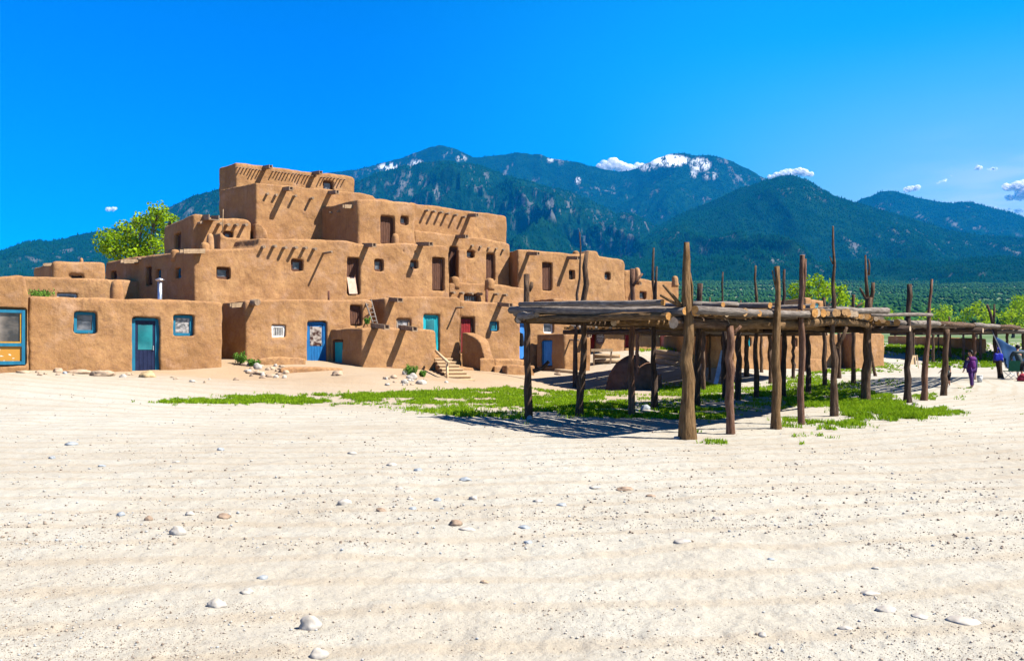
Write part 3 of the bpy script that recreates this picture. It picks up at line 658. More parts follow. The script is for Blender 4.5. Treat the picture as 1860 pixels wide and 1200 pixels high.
bm = bmesh.new(); fbox(bm, f, u0+.1, u1-.1, zm, z1-.1, q-.035, q-.02); part('pane', bm_mesh('pane', bm, m_glass('screened_shop_glass', (0.035, 0.030, 0.026), (0.17, 0.14, 0.115), 1.3)), wd)
m, t, b = nodes('painted_sign_panel'); v = coords(t, (1, 1, 1.6), 'Object')
t.links.new(ramp(t, noise(t, v, 4.2, 2, .4), [(.575, (0.36, 0.165, 0.012)), (.60, (0.55, 0.50, 0.42)), (.64, (0.55, 0.50, 0.42)), (.66, (0.36, 0.165, 0.012))]), b.inputs['Base Color']); b.inputs['Roughness'].default_value = .6
bm = bmesh.new(); fbox(bm, f, u0+.1, u1-.1, z0+.12, zm-.05, q-.03, q-.005); part('painted_panel', bm_mesh('painted_panel', bm, m), wd)

DR = (244, 579, 288, 683)
r, f, l = adobe('long low adobe house with a navy door between two small blue framed windows', (56, 23.6), [(53, 536), (62, 536.5), (150, 540), (250, 543.5), (330, 545), (398, 546.5), (405, 549)], 5.5, .1,
    cuts=O((138, 569, 173, 602), DR, (318, 575, 350, 607)))
door(r, f, DR, -.20, 'petrol', 'navy', 'glass_teal', label='navy panelled door in a petrol blue frame')
window(r, f, (138, 569, 173, 602), -.20, 'petrol', 'glass', fw=.06); window(r, f, (318, 575, 350, 607), -.20, 'petrol', 'glass_curtain', fw=.06)
pipe(r, 290.5, 510, 560, 27.5, .085, 'metal', True)
fl = f

r, f, l = adobe('low rear adobe range with a rounded end behind the long house', (40, 29), [(40, 501.5), (120, 503.5), (196, 507), (202, 508.5), (222, 508), (270, 509.5), (276, 514)], 3.0, 1.2, cuts=O((105, 535, 138, 552, .2)), smooth=8)
window(r, f, (105, 535, 138, 552), -.12, 'white_wood', 'glass')
lump(r, 212, 508, 545, 28.8, 23, 'buttress')
r, f, l = adobe('distant boxy adobe house with a tiny chimney on the far left', (97, 45), [(97, 475), (140, 475), (192, 476)], (61, 48.5), 1.0, cuts=O((126, 499, 150, 512, .2)), voxel=.1)
hole(r, f, (126, 499, 150, 512)); lump(r, 148, 468.5, 477, 46.5, 6); spout(r, l, (79, 483), .5, .3, 'wood_tan')

# second storey main house and its shaded flank
r, f, l = adobe('wide second storey adobe house with a shaded left flank and two dark doors', (353, 29), [(353, 454.5), (400, 452), (460, 450), (468, 446), (473, 432), (530, 433.5), (590, 435.5), (628, 438), (673, 444), (722, 441), (766, 444), (808, 445.5), (816, 450)], (190, 32.6), 3.2,
    cuts=O((395, 488, 416, 503.5), (532.5, 474, 549, 489.5), (632, 470, 653, 533), (682.5, 473.5, 695, 490), (747.5, 475, 758, 486), (787, 470, 806, 526), (731, 453, 734.5, 459, .15), (742, 454, 746, 460, .15), (753, 455, 757, 461, .15)),
    lcuts=O((202, 493, 210, 506), (265, 485, 275, 516), (283.5, 491, 290, 506), (319, 488, 327, 503)))
window(r, f, (395, 488, 416, 503.5), -.22, 'wood_dark'); window(r, f, (532.5, 474, 549, 489.5), -.22, 'wood_dark'); window(r, f, (682.5, 473.5, 695, 490), -.22, 'wood_dark'); window(r, f, (747.5, 475, 758, 486), -.22, 'wood_dark')
door(r, f, (632, 470, 653, 533), -.22, label='dark plank door with a pale board leaning in front'); door(r, f, (787, 470, 806, 526), -.22)
for rc in ((731, 453, 734.5, 459), (742, 454, 746, 460), (753, 455, 757, 461)): hole(r, f, rc, -.08)
window(r, l, (202, 493, 210, 506), -.2); door(r, l, (265, 485, 275, 516), -.2, handle=False); window(r, l, (283.5, 491, 290, 506), -.2, 'petrol'); window(r, l, (319, 488, 327, 503), -.2, 'petrol')
for i, tp in enumerate([(480, 448), (501, 447), (520, 449.5), (539, 449.5), (557, 450), (574, 452)]): beam(r, f, tp, .33 if i else .24, .075, 'wood_old')
beam(r, f, (603, 457), .95, .055, 'wood_old'); spout(r, f, (680, 448), .75, .22); spout(r, f, (783, 446), .95, .24, 'wood_old')
for tp in ((250, 470), (232, 473)): beam(r, l, tp, .16, .06)
spout(r, l, (330, 460), .7, .34, 'wood_tan'); spout(r, l, (222, 478), .7, .34, 'wood_tan')
lump(r, 318, 453, 462, 29.8, 16, 'mud_mound')
f6 = f

# ground floor house with barred window and blue door
r, f, l = adobe('ground floor adobe house with a white barred window and a blue door', (447, 28.5), [(446, 546), (460, 544.5), (520, 543), (600, 544), (660, 544), (676, 546)], 3.6, .3,
    cuts=O((496, 593, 517, 611), (560, 586, 592, 661), (638, 557, 656, 589)))
window(r, f, (496, 593, 517, 611), -.10, 'white_wood', 'glass', 5, .045)
door(r, f, (560, 586, 592, 661), -.16, 'blue', 'blue', 'glass_poster', label='blue door with a paper covered pane', pane_rect=(.1, .9, .44, .94))
door(r, f, (638, 557, 656, 589), -.2, handle=False); beam(r, f, (468, 549), .60, .14, 'wood_old'); spout(r, Fac(l.a, l.d), (419, 558), .5, .22, 'wood_tan')
pipe(r, 597, 528, 548, 31.5, .05, 'rust')

# little front room
r, f, l = adobe('small flat roofed front room with shaded left side beside the stairs', (657, 28.87), [(657, 594.5), (700, 594), (760, 597), (788, 598), (794, 601)], (598, 30.3), .0, cuts=O((793, 597, 793.5, 598, .02))[:0], lcuts=O((604, 619, 621, 666, .25)))
door(r, l, (604, 619, 621, 666), -.10, 'wood_dark', 'teal', handle=False, fw=.05, label='turquoise plank door standing in deep shade')
spout(r, f, (703, 597.5), .95, .26); spout(r, f, (754, 601), .95, .26)

# middle ground floor with turquoise door, and red door house
r, f, l = adobe('ground floor adobe house with a tall turquoise door above the steps', (700, 31.6), [(699, 540), (730, 538.5), (800, 538), (832, 539), (837, 541)], 2.3, .2, cuts=O((771, 573, 797, 642), (722, 581, 745, 597, .2)), lcuts=())
door(r, f, (771, 573, 797, 642), -.14, 'teal', 'teal', 'glass_teal', label='turquoise door with a tall glass pane')
window(r, f, (722, 581, 745, 597), -.13, 'wood_old', 'glass_curtain')
spout(r, f, (727, 548), .75, .3, 'wood_old'); beam(r, f, (841, 558), .62, .05)
r, f, l = adobe('ground floor adobe house with a dark red door behind the curved wing wall', (836, 33.6), [(835, 546), (880, 547.5), (930, 551), (941, 552), (946, 556)], 2.6, .3, cuts=O((839, 577, 861, 640), (892, 586, 904.5, 598.5), ))
door(r, f, (839, 577, 861, 640), -.2, 'wood_dark', 'wood_red', label='dark red wooden door')
window(r, f, (892, 586, 904.5, 598.5), -.16, 'petrol', 'glass_teal', fw=.04)
spout(r, f, (928, 557), .95, .24); pipe(r, 884, 526, 552, 34.8, .07, 'rust')
adobe('curved adobe wing wall stepping down beside the red door', (838, 33.3), [(838, 603), (846, 604), (857, 609), (866, 615), (873, 623), (876.5, 636), (880, 650), (884, 664)], ('v', .42, .26), .0, dirv=(.714, -.543), cat='wing wall', name='wing_wall', group=None, voxel=.055)
r, f, l = adobe('low square adobe pier at the end of the curved wing wall', (873, 31.8), [(872, 651), (885, 650), (900, 652)], ('v', -.05, .5), -.2, cat='adobe pier', name='adobe_pier', group=None, voxel=.055)
adobe('long adobe bench along the base of the red door house', (900, 32.9), [(899, 651.5), (930, 652), (950, 653.5)], ('v', -.3, .8), -.2, cat='adobe bench', name='adobe_bench', group='mud benches against the houses', voxel=.055)
adobe('low broad adobe step block in front of the long bench', (898, 31.9), [(898, 664), (922, 665), (925, 672)], ('v', -.3, .9), -.2, cat='adobe bench', name='adobe_bench', group='mud benches against the houses', voxel=.055)
adobe('rounded adobe seat beside the forked ramada post', (921, 31.6), [(920, 664), (930, 662), (952, 663), (972, 664)], ('v', -.3, .7), -.2, cat='adobe bench', name='adobe_bench', group='mud benches against the houses', voxel=.055)
adobe('adobe bench under the white barred window', (468, 27.1), [(468, 651), (500, 648), (540, 649), (555, 652)], ('v', -.25, .6), .2, cat='adobe bench', name='adobe_bench', group='mud benches against the houses', voxel=.055)
adobe('long low adobe kerb with stones in front of the blue door', (510, 26.1), [(509, 669), (530, 667), (600, 667.5), (622, 669)], ('v', -.2, .55), .0, cat='adobe bench', name='adobe_bench', group='mud benches against the houses', voxel=.055)
adobe('shaded adobe landing between the stairs and the wing wall', (822, 31.3), [(822, 664), (850, 667), (872, 670)], ('v', -.6, 1.2), -.2, cat='adobe bench', name='adobe_bench', group='mud benches against the houses', voxel=.06)

# middle terrace strip, right hand upper house and its lower step
r, f, l = adobe('narrow middle terrace house with a row of beam ends and a barred opening', (818, 35.6), [(816, 514), (850, 513), (893, 515), (920, 518), (955, 523.5)], 1.8, 2.0, cuts=O((845, 537, 869, 552)))
window(r, f, (845, 537, 869, 552), -.2, 'wood_dark', 'glass', 5, .04)
for tp in ((826, 531), (842, 532), (859, 533), (875, 534), (905, 534), (921, 535.5)): beam(r, f, tp, .36, .075)
lump(r, 889, 505, 517, 36.2, 18); lump(r, 826, 502, 514, 35.9, 18, 'mud_mound')
r, f, l = adobe('right middle terrace house casting a broad shadow on its left', (1007, 38.3), [(1006, 542), (1040, 543), (1071, 545)], (935, 40.2), .0)
beam(r, f, (1032, 549), .5, .1)
r, f, l = adobe('right second storey house with one dark door and a tall corner chimney', (940, 38.7), [(940, 452), (985, 456), (1038, 460), (1061, 461), (1064, 454.5), (1085, 456), (1089, 465), (1125, 470), (1132, 472), (1136, 480)], (922, 40.0), 3.2,
    cuts=O((986.5, 479, 1002, 526), (1035, 493, 1043, 506), (1100.5, 497, 1108, 507)))
door(r, f, (986.5, 479, 1002, 526), -.2); hole(r, f, (1035, 493, 1043, 506)); window(r, f, (1100.5, 497, 1108, 507), -.2)
spout(r, f, (978, 463), .95, .2); spout(r, f, (1051, 471), .95, .2); lump(r, 1046, 455.5, 463, 41, 12)

# third storey right: lower front and set back upper wall
r, f, l = adobe('third storey adobe house with two tall doorways above the terrace strip', (753, 36.5), [(753, 417), (800, 422.5), (844, 428), (921, 440), (927, 443)], 2.5, 4.0, cuts=O((818.5, 450, 830, 502), (850, 457, 861, 467), (884, 462, 898, 508)))
door(r, f, (818.5, 450, 830, 502), -.22); window(r, f, (850, 457, 861, 467), -.22); door(r, f, (884, 462, 898, 508), -.22)
for tp in ((859, 446), (874, 448), (889, 450), (903, 451.5), (916, 453.5)): beam(r, f, tp, .16, .07)
spout(r, f, (848, 432), .95, .2)
adobe('narrow buttress between the two third storey doorways', (833, 37.3), [(832, 452), (848, 452)], ('v', -.2, .6), 4.0, cat='buttress', name='buttress', group=None)
r, f, l = adobe('long fourth storey adobe house with a row of beam ends along its wall', (745, 38.4), [(745, 366.5), (761, 369.5), (800, 376), (842, 382), (912, 390), (921, 392)], 3.5, 5.5, cuts=O((862, 408, 865.5, 413, .15), (891.5, 411, 895, 417, .15)))
for tp in ((779, 381.5), (791, 383.5), (804, 385), (816, 387.5), (831, 390), (846, 393.5)): beam(r, f, tp, .42, .075)
spout(r, f, (867, 393), .85, .2)
for rc in ((862, 408, 865.5, 413), (891.5, 411, 895, 417)): hole(r, f, rc, -.08)

# third and fourth storeys left
r, f, l = adobe('projecting third storey room with a shaded left side and plank door', (650, 33.6), [(650, 362), (675, 361), (706, 364), (711, 365), (750, 368.5), (755, 373)], (582, 35.5), 4.6, cuts=O((693, 395, 716, 441), (729, 395, 740, 405.5)))
door(r, f, (693, 395, 716, 441), -.22); window(r, f, (729, 395, 740, 405.5), -.22)
spout(r, l, (624, 378), .5, .22, 'wood_tan')
for rc in ((598, 386), (612, 384)): beam(r, l, rc, .12, .06)
lump(r, 718, 424, 441, 33.9, 14)
r, f, l = adobe('large fourth storey house with long drain shadows below the tower', (465, 33.8), [(465, 331.5), (520, 336), (600, 344.5), (660, 352), (679, 354.5), (681, 360), (706, 363.5), (722, 367)], (399, 35.4), 4.6, cuts=O((425, 363, 429, 366, .1))[:0])
for i, tp in enumerate([(487, 352), (503, 354), (538, 355.5), (569, 359.5)]): beam(r, f, tp, (.2, .22, .36, .4)[i], .07)
spout(r, f, (529, 345), .85, .22); spout(r, f, (613, 351.5), .95, .2)
adobe('curved adobe buttress at the foot of the fourth storey corner', (463, 33.4), [(463, 407), (470, 404.5), (478, 411), (484, 420), (487, 436)], ('v', -.4, .5), 4.6, dirv=(1, 0.12), cat='buttress', name='buttress', group=None)
r, f, l = adobe('topmost adobe tower room with a fringe of small roof poles', (428, 36.5), [(428, 295), (480, 300.5), (489, 303), (560, 311), (600, 315.5), (638, 320), (645, 322.5)], (398, 37.6), 8.0, cuts=O((589, 331, 604, 352)))
window(r, f, (589, 331, 604, 352), -.2)
spout(r, f, (492, 305), .9, .2); spout(r, f, (583, 315.5), .9, .2)
for i in range(34):
    px = 433+i*5.9+random.uniform(-.6, .6)
    if abs(px-490) < 4 or abs(px-581) < 4: continue
    beam(r, f, (px, 303.5+(px-433)*.115+random.uniform(-.4, .4)), .22+random.uniform(0, .12), .035)

r, f, l = adobe('third storey adobe house on the left with big slanting beam shadows', (350, 32.2), [(350, 391), (355, 388), (368, 390), (378, 395), (440, 397), (450, 399), (457, 406)], (298, 35.4), 4.2, cuts=O((409, 423, 421, 431)), lcuts=O((317, 423, 328, 454)))
window(r, f, (409, 423, 421, 431), -.2); door(r, l, (317, 423, 328, 454), -.22, handle=False)
for tp in ((366, 404), (402, 406), (416, 408), (432, 408), (448, 408)): beam(r, f, tp, .42, .08)
spout(r, f, (389, 399), .9, .5, 'wood_old', hh=.2)
pt = part('roof_pole', (lambda bm: (tube(bm, [P3(404, 430, 31.2), P3(405.5, 380, 31.2)], [.022, .016], 8), bm_mesh('roof_pole', bm, M['wood_tan']))[1])(bmesh.new()), r)
r, f, l = adobe('low broken parapet wall on the second storey roof', (408, 31.0), [(399, 424), (403, 421), (408, 429), (414, 431), (452, 432), (454, 436)], ('v', -.5, .45), 4.4, cat='parapet', name='parapet_wall', group=None)
lump(r, 382, 424, 447, 30.8, 14); lump(r, 372, 440, 450, 30.6, 16, 'mud_mound')

# receding houses at the right end of the main block
r, f, l = adobe('small right end rooftop house with a stubby double chimney', (1136, 45.6), [(1134, 490), (1146, 490.5), (1150, 503), (1175, 506.5), (1184, 510)], 3, 3.2, cuts=O((1163, 531, 1173, 542)))
window(r, f, (1163, 531, 1173, 542), -.2); lump(r, 1157, 486, 505, 44.5, 13); spout(r, f, (1164, 517), .6, .2)
r, f, l = adobe('last small rooftop house with a square chimney at its right corner', (1183, 46.8), [(1182, 510.5), (1200, 511), (1227, 512), (1233, 514)], 3, 3.2)
lump(r, 1226, 501, 513, 46, 12)
r, f, l = adobe('low parapet house below the small rooftop houses', (1120, 43.6), [(1072, 545), (1120, 545), (1150, 545.5), (1182, 546), (1240, 549)], 2.5, 3.1)
# ground floor behind the ramada
r, f, l = adobe('ground floor adobe wall with a small blue window behind the near ramada', (947, 36.6), [(944, 556), (1000, 556), (1071, 558)], 2.5, .2, cuts=O((944.5, 588, 960, 652), (989, 588, 1005, 604)))
door(r, f, (944.5, 588, 960, 652), -.2, 'sky_blue', 'sky_blue', label='bright blue door half hidden by hanging clothes'); window(r, f, (989, 588, 1005, 604), -.16, 'white_wood', 'glass')
r, f, l = adobe('little adobe storeroom with a bright blue door in its shaded side', (1025, 35.6), [(1025, 605), (1068, 607), (1073, 610)], (974, 36.8), .0, lcuts=O((984, 619, 1001, 664)), voxel=.06)
door(r, l, (984, 619, 1001, 664), -.12, 'blue', 'sky_blue', handle=False, fw=.03); spout(r, f, (1072, 612), .5, .2)
beam(r, f, (1052, 617), .75, .05)
SG, f24, l = adobe('far adobe house with a dark red door and a hanging sign', (1071, 43), [(1068, 587), (1100, 588), (1136, 589)], 4, .5, cuts=O((1071.5, 604, 1081, 638)))
door(SG, f24, (1071.5, 604, 1081, 638), -.15, 'wood_red', 'wood_red')
r, f, l = adobe('far adobe house with a narrow red door behind the mud oven', (1137, 44.8), [(1136, 589), (1165, 589), (1200, 590)], 3, .5, cuts=O((1137.5, 606, 1143, 630)))
door(r, f, (1137.5, 606, 1143, 630), -.15, 'wood_red', 'wood_red', handle=False)
r, f, l = adobe('adobe house behind the near ramada whose long left wall is in shade', (1285, 40), [(1285, 603.5), (1320, 604.5), (1360, 606), (1402, 608)], (1190, 52), .0, lcuts=O((1197, 607, 1205, 632)), cuts=O((1356, 614, 1364, 628)))
door(r, l, (1197, 607, 1205, 632), -.12, 'wood_orange', 'wood_orange', handle=False, label='orange red door'); window(r, f, (1356, 614, 1364, 628), -.15, 'teal')
beam(r, f, (1318, 609), .8, .07)
r, f, l = adobe('lit adobe house between the far ramada posts with a mud bench', (1425, 44), [(1424, 604), (1470, 605), (1535, 607)], 4, .2, cuts=O((1440, 616, 1448, 628)))
window(r, f, (1440, 616, 1448, 628), -.15)
r, f, l = adobe('right end adobe house with a rounded shaded corner', (1548, 45.5), [(1548, 604), (1575, 604), (1600, 605.5), (1606, 609)], (1522, 47.5), .2)
r, f, l = adobe('distant upper adobe house in shade in front of the green tree', (1462, 58), [(1462, 539), (1474, 541)], (1388, 66), 1.0, voxel=.12)
r, f, l = adobe('distant low adobe house with a tiny green window under the tree', (1474, 60), [(1472, 543), (1500, 546)], (1466, 62), 1.0, voxel=.12, cuts=O((1482, 552, 1488, 558)))
window(r, f, (1482, 552, 1488, 558), -.15, 'teal')
adobe('long low adobe wall in shade across the meadow edge', (1619, 64), [(1612, 609.5), (1700, 612), (1782, 615)], ('v', .5, .05), .8, dirv=(1.5, -10), cat='adobe wall', name='adobe_wall', group=None, voxel=.1)
adobe('low mud bench at the foot of the lit far house', (1468, 43.2), [(1468, 651), (1498, 652)], ('v', -.2, .5), .2, cat='adobe bench', name='adobe_bench', group='mud benches against the houses', voxel=.07)
# ------------------------------------------------------------------ log work: ramadas
def m_log(name, c1, c2, c3):
    m, t, b = nodes(name); v = coords(t, (9, 9, 1.1), 'Object'); v2 = coords(t, (1, 1, 1), 'Object')
    c = ramp(t, noise(t, v, 3.2, 6, .68), [(.30, c1), (.52, c2), (.74, c3)])
    c = mix(t, ramp(t, noise(t, v2, 2.2, 3), [(.5, (0, 0, 0)), (.72, (.6, .6, .6))]), c, c1)
    vo = N(t, 'TexVoronoi', Scale=2.6); t.links.new(v2, vo.inputs['Vector'])
    c = mix(t, ramp(t, vo.outputs['Distance'], [(.05, (.8, .8, .8)), (.10, (0, 0, 0))]), c, tuple(x*.5 for x in c1))
    t.links.new(c, b.inputs['Base Color']); b.inputs['Roughness'].default_value = .9; b.inputs['Specular IOR Level'].default_value = .12
    n1 = bump(t, b, noise(t, v, 3.2, 6, .7), .9, .035); bump(t, b, noise(t, v2, 30, 3), .3, .006, n1)
    return m
M['log_brown'] = m_log('brown_weathered_log', (.034, .019, .012), (.090, .055, .034), (.20, .135, .09))
M['log_red'] = m_log('reddish_peeled_log', (.060, .029, .019), (.145, .078, .050), (.26, .16, .11))
M['log_grey'] = m_log('grey_weathered_log', (.070, .056, .048), (.165, .138, .118), (.30, .265, .235))
M['log_gold'] = m_log('golden_brown_log', (.050, .028, .012), (.145, .085, .038), (.27, .17, .085))
M['log_black'] = m_log('dark_weathered_log', (.022, .014, .012), (.060, .040, .030), (.15, .105, .08))
M['log_end'] = m_noise('orange_cut_log_end', (.28, .125, .030), (.48, .25, .075), 14, .8, .2)
M['end_dull'] = m_noise('dull_cut_log_end', (.20, .11, .045), (.36, .21, .09), 14, .85, .2)
M['end_grey'] = m_noise('weathered_log_end', (.25, .18, .12), (.42, .32, .22), 14, .85, .2)
LOGS = ['log_brown', 'log_red', 'log_grey', 'log_gold', 'log_black']

def orient_part(name, pts, rad, root, mats, n=10, wob=.07, seed=0, extra=()):
    """log mesh whose local Z runs along the log, so that the grain does too"""
    pts = [Vector(p) for p in pts]; o = pts[0].copy(); d = (pts[-1]-pts[0]).normalized(); rot = d.to_track_quat('Z', 'Y')
    inv = rot.inverted(); bm = bmesh.new()
    tube(bm, [inv @ (p-o) for p in pts], rad, n, True, 0, 1, wob, seed)
    for (ep, er) in extra: tube(bm, [inv @ (Vector(p)-o) for p in ep], er, 7, True, 0, 1, wob, seed+3)
    me = bpy.data.meshes.new(name); bm.normal_update(); bmesh.ops.recalc_face_normals(bm, faces=bm.faces); bm.to_mesh(me); bm.free()
    for m in mats: me.materials.append(M[m])
    ob = link(name, me, root); off = Vector(root.location) if root else Vector()
    ob.location = o-off; ob.rotation_mode = 'QUATERNION'; ob.rotation_quaternion = rot
    return ob
def ground_q(px, py):
    x, y, ok = ground_hit(np.array([px]), np.array([py])); return float(y[0])/KQ
def post(root, spec, mat=None, nseg=10, q=None):
    bx_, by_, tx, ty, wb, wt = spec[:6]; forks = spec[6] if len(spec) > 6 else ()
    q = q or ground_q(bx_, by_); rs = random.Random(int(bx_*3+by_)); sc = q/1240/2
    a = P3(bx_, by_, q); a.z = min(a.z, gzs(a.x, a.y)); b = P3(tx, ty, q); pts = []; rad = []
    H = b.z-a.z
    pts.append(a-UP*.35); rad.append(wb*sc*1.02)
    for i in range(nseg+1):
        s = i/nseg; p = a.lerp(b, s); amp = .013*H*min(1, s*3)*(1 if H < 3 else .75)
        p.x += rs.uniform(-1, 1)*amp*(i not in (0, nseg)); p.y += rs.uniform(-1, 1)*amp
        r = .90*(wb*(1-s)+wt*s)*sc*(1+rs.uniform(-.14, .14)); r *= 1.10 if i == 0 else 1
        pts.append(p); rad.append(max(r, .012))
    ex = []
    for fk in forks:
        pp = [P3(x, y, q) for (x, y) in fk[0]]; w0, w1 = fk[1:3]; n = len(pp)
        ex.append((pp, [(w0*(1-i/(n-1))+w1*i/(n-1))*sc for i in range(n)]))
    if mat is None: mat = rs.choice(['log_brown', 'log_red', 'log_brown', 'log_black', 'log_grey'])
    return orient_part('post', pts, rad, root, (mat, 'end_grey'), 14, .13, int(bx_), ex)
def pole(root, a, b, r, mat, end='end_grey', name='roof_pole', seed=0, n=8, sag=.0):
    a = Vector(a); b = Vector(b); rs = random.Random(seed); pts = []
    for i in range(5):
        p = a.lerp(b, i/4); 
        if 0 < i < 4: p += Vector((rs.uniform(-1, 1), rs.uniform(-1, 1), rs.uniform(-1, 1)))*r*.35 - UP*sag
        pts.append(p)
    return orient_part(name, pts, [r*1.1, r*1.04, r, r*.97, r*.9] if rs.random() < .5 else [r*.9, r*.97, r, r*1.04, r*1.1], root, (mat, end), n, .07, seed)
def W(px, q, z): x, y = P(px, q); return Vector((x, y, z))
def plerp(pl, s):
    L = [(pl[i+1]-pl[i]).length for i in range(len(pl)-1)]; d = s*sum(L)
    for i, l in enumerate(L):
        if d <= l or i == len(L)-1: return pl[i].lerp(pl[i+1], d/l)
        d -= l

# near ramada
base = W(1250, 17.5, 0)
RA = thing('ramada', 'nearest log ramada of crooked posts carrying a flat roof of poles', 'ramada', base, 'log ramadas on the plaza')
for s, mt in [((961, 760, 957, 498, 17, 11, [([(968, 674), (985, 669), (997, 656)], 8, 6), ([(960, 528), (965, 520), (966, 512)], 9, 6)]), 'log_brown'),
          ((1052, 755, 1066, 456, 17, 9), 'log_brown'), ((1147, 755, 1149, 488, 13, 8, [([(1149, 520), (1158, 508), (1167, 497)], 6, 4)]), 'log_red'),
          ((1188, 742, 1187, 450, 13, 4, [([(1190, 565), (1191, 520), (1193, 484)], 7, 4)]), 'log_black'),
          ((1248, 797, 1247, 440, 30, 11, [([(1242, 562), (1224, 540), (1204, 517)], 8, 4), ([(1240, 558), (1220, 548), (1199, 536)], 6, 4), ([(1256, 560), (1257, 520), (1253, 495)], 5, 3)]), 'log_gold'),
          ((1265, 739, 1272, 515, 13, 9), 'log_black'), ((1327, 788, 1325, 592, 18, 15, [([(1325, 612), (1338, 600), (1346, 592)], 6, 5)]), 'log_red'),
          ((1316, 725, 1316, 585, 12, 10), 'log_black'), ((1341, 727, 1342, 575, 12, 10), 'log_black'), ((1374, 722, 1373, 482, 11, 4), 'log_brown'),
          ((1409, 778, 1411, 484, 19, 9, [([(1411, 530), (1406, 508), (1403, 491)], 4, 3)]), 'log_gold'), ((1422, 722, 1425, 489, 13, 5), 'log_black'),
          ((1456, 771, 1457, 463, 14, 10, [([(1459, 540), (1462, 500), (1463, 470)], 6, 4)]), 'log_red'), ((1468, 717, 1468, 588, 11, 10), 'log_black'),
          ((1515, 757, 1512, 411, 16, 3, [([(1520, 630), (1531, 612), (1538, 594)], 8, 6), ([(1513, 480), (1509, 470), (1507, 466)], 3, 2)]), 'log_brown'),
          ((1572, 732, 1578, 540, 16, 13, [([(1577, 556), (1573, 510), (1572, 463)], 8, 3), ([(1580, 556), (1585, 530), (1586, 513)], 8, 6), ([(1576, 548), (1568, 534), (1562, 523)], 6, 3), ([(1578, 500), (1579, 480), (1577, 470)], 4, 2)]), 'log_brown'),
          ((1498, 703, 1497, 540, 10, 5), 'log_brown')]:
    post(RA, s, mt)
A5 = W(1246, 13.05, 2.20); A1 = W(958, 16.7, 2.40)
Bl = [A5+Vector((-.15, -.15, -.02)), W(1327, 13.75, 2.21), W(1409, 14.6, 2.22), W(1457, 15.45, 2.28), W(1515, 17.1, 2.38), W(1577, 21.5, 2.44), W(1592, 22.3, 2.46)]
Cl = [A1+Vector((-.1, -.2, .0)), W(1188, 19.8, 2.38), W(1341, 22.7, 2.36), W(1468, 25.7, 2.40), W(1492, 26.3, 2.42)]
Ml = [plerp(Cl, s).lerp(plerp(Bl, s), .52)-UP*.02 for s in (0.05, .3, .6, .98)]
k = 0
for pl_, r in ((Bl, .105), (Cl, .095), (Ml, .09)):
    for i in range(len(pl_)-1):
        d = (pl_[i+1]-pl_[i]).normalized()*.18; k += 1
        pole(RA, pl_[i]-d, pl_[i+1]+d+UP*.01, r*random.uniform(.9, 1.08), random.choice(['log_gold', 'log_brown', 'log_gold']), 'end_grey', 'beam', k)
pole(RA, W(940, 16.9, 2.42), W(1215, 12.85, 2.30), .085, 'log_gold', 'log_end', 'beam', 90)
npl = 86
for i in range(npl):
    s = i/(npl-1); c = plerp(Cl, s); b = plerp(Bl, s); d = (b-c).normalized(); rr = random.uniform(.068, .092)
    if i == 33: continue
    up = UP*(.105+rr+.02)
    oc = random.uniform(.10, .55) if i > 1 else .55; ob = random.uniform(.10, .26) if i < 26 else random.uniform(.15, .5)
    j = Vector((random.uniform(-.06, .06), random.uniform(-.06, .06), random.uniform(0, .03)))
    pole(RA, c-d*oc+up+j, b+d*ob+up+j*.5, rr, random.choice(['log_gold', 'log_gold', 'log_brown', 'log_grey']) if i > 1 else 'log_grey', random.choice(['log_end', 'end_grey', 'end_dull']), 'roof_pole', 200+i)
    if i % 9 == 1:
        o2 = Vector((random.uniform(-.3, .3), random.uniform(-.3, .3), 0)); pole(RA, c.lerp(b, random.uniform(0, .25))+up*1.9+o2, b+d*random.uniform(-.5, .2)+up*1.9+o2, rr*.8, 'log_grey', 'log_end', 'roof_pole', 300+i)
pole(RA, W(936, 17.0, 2.585), W(1226, 13.9, 2.46), .078, 'log_grey', 'end_grey', 'roof_pole', 501)
pole(RA, W(985, 16.9, 2.74), W(1240, 14.8, 2.57), .055, 'log_grey', 'end_grey', 'roof_pole', 502)
pole(RA, W(1262, 12.75, 2.42), W(1486, 15.35, 2.485), .075, 'log_grey', 'log_end', 'roof_pole', 503)
pole(RA, W(1500, 16.9, 2.66), W(1612, 19.6, 2.80), .08, 'log_grey', 'end_grey', 'roof_pole', 504)
pole(RA, W(1580, 20.3, 2.72), W(1692, 22.6, 2.84), .055, 'log_grey', 'log_end', 'roof_pole', 505)
pole(RA, W(1255, 14.2, 2.62), W(1340, 14.6, 2.64), .06, 'log_grey', 'log_end', 'roof_pole', 506)
pole(RA, W(944, 16.35, 2.46), W(975, 16.0, 2.50), .085, 'log_grey', 'end_grey', 'roof_pole', 507)

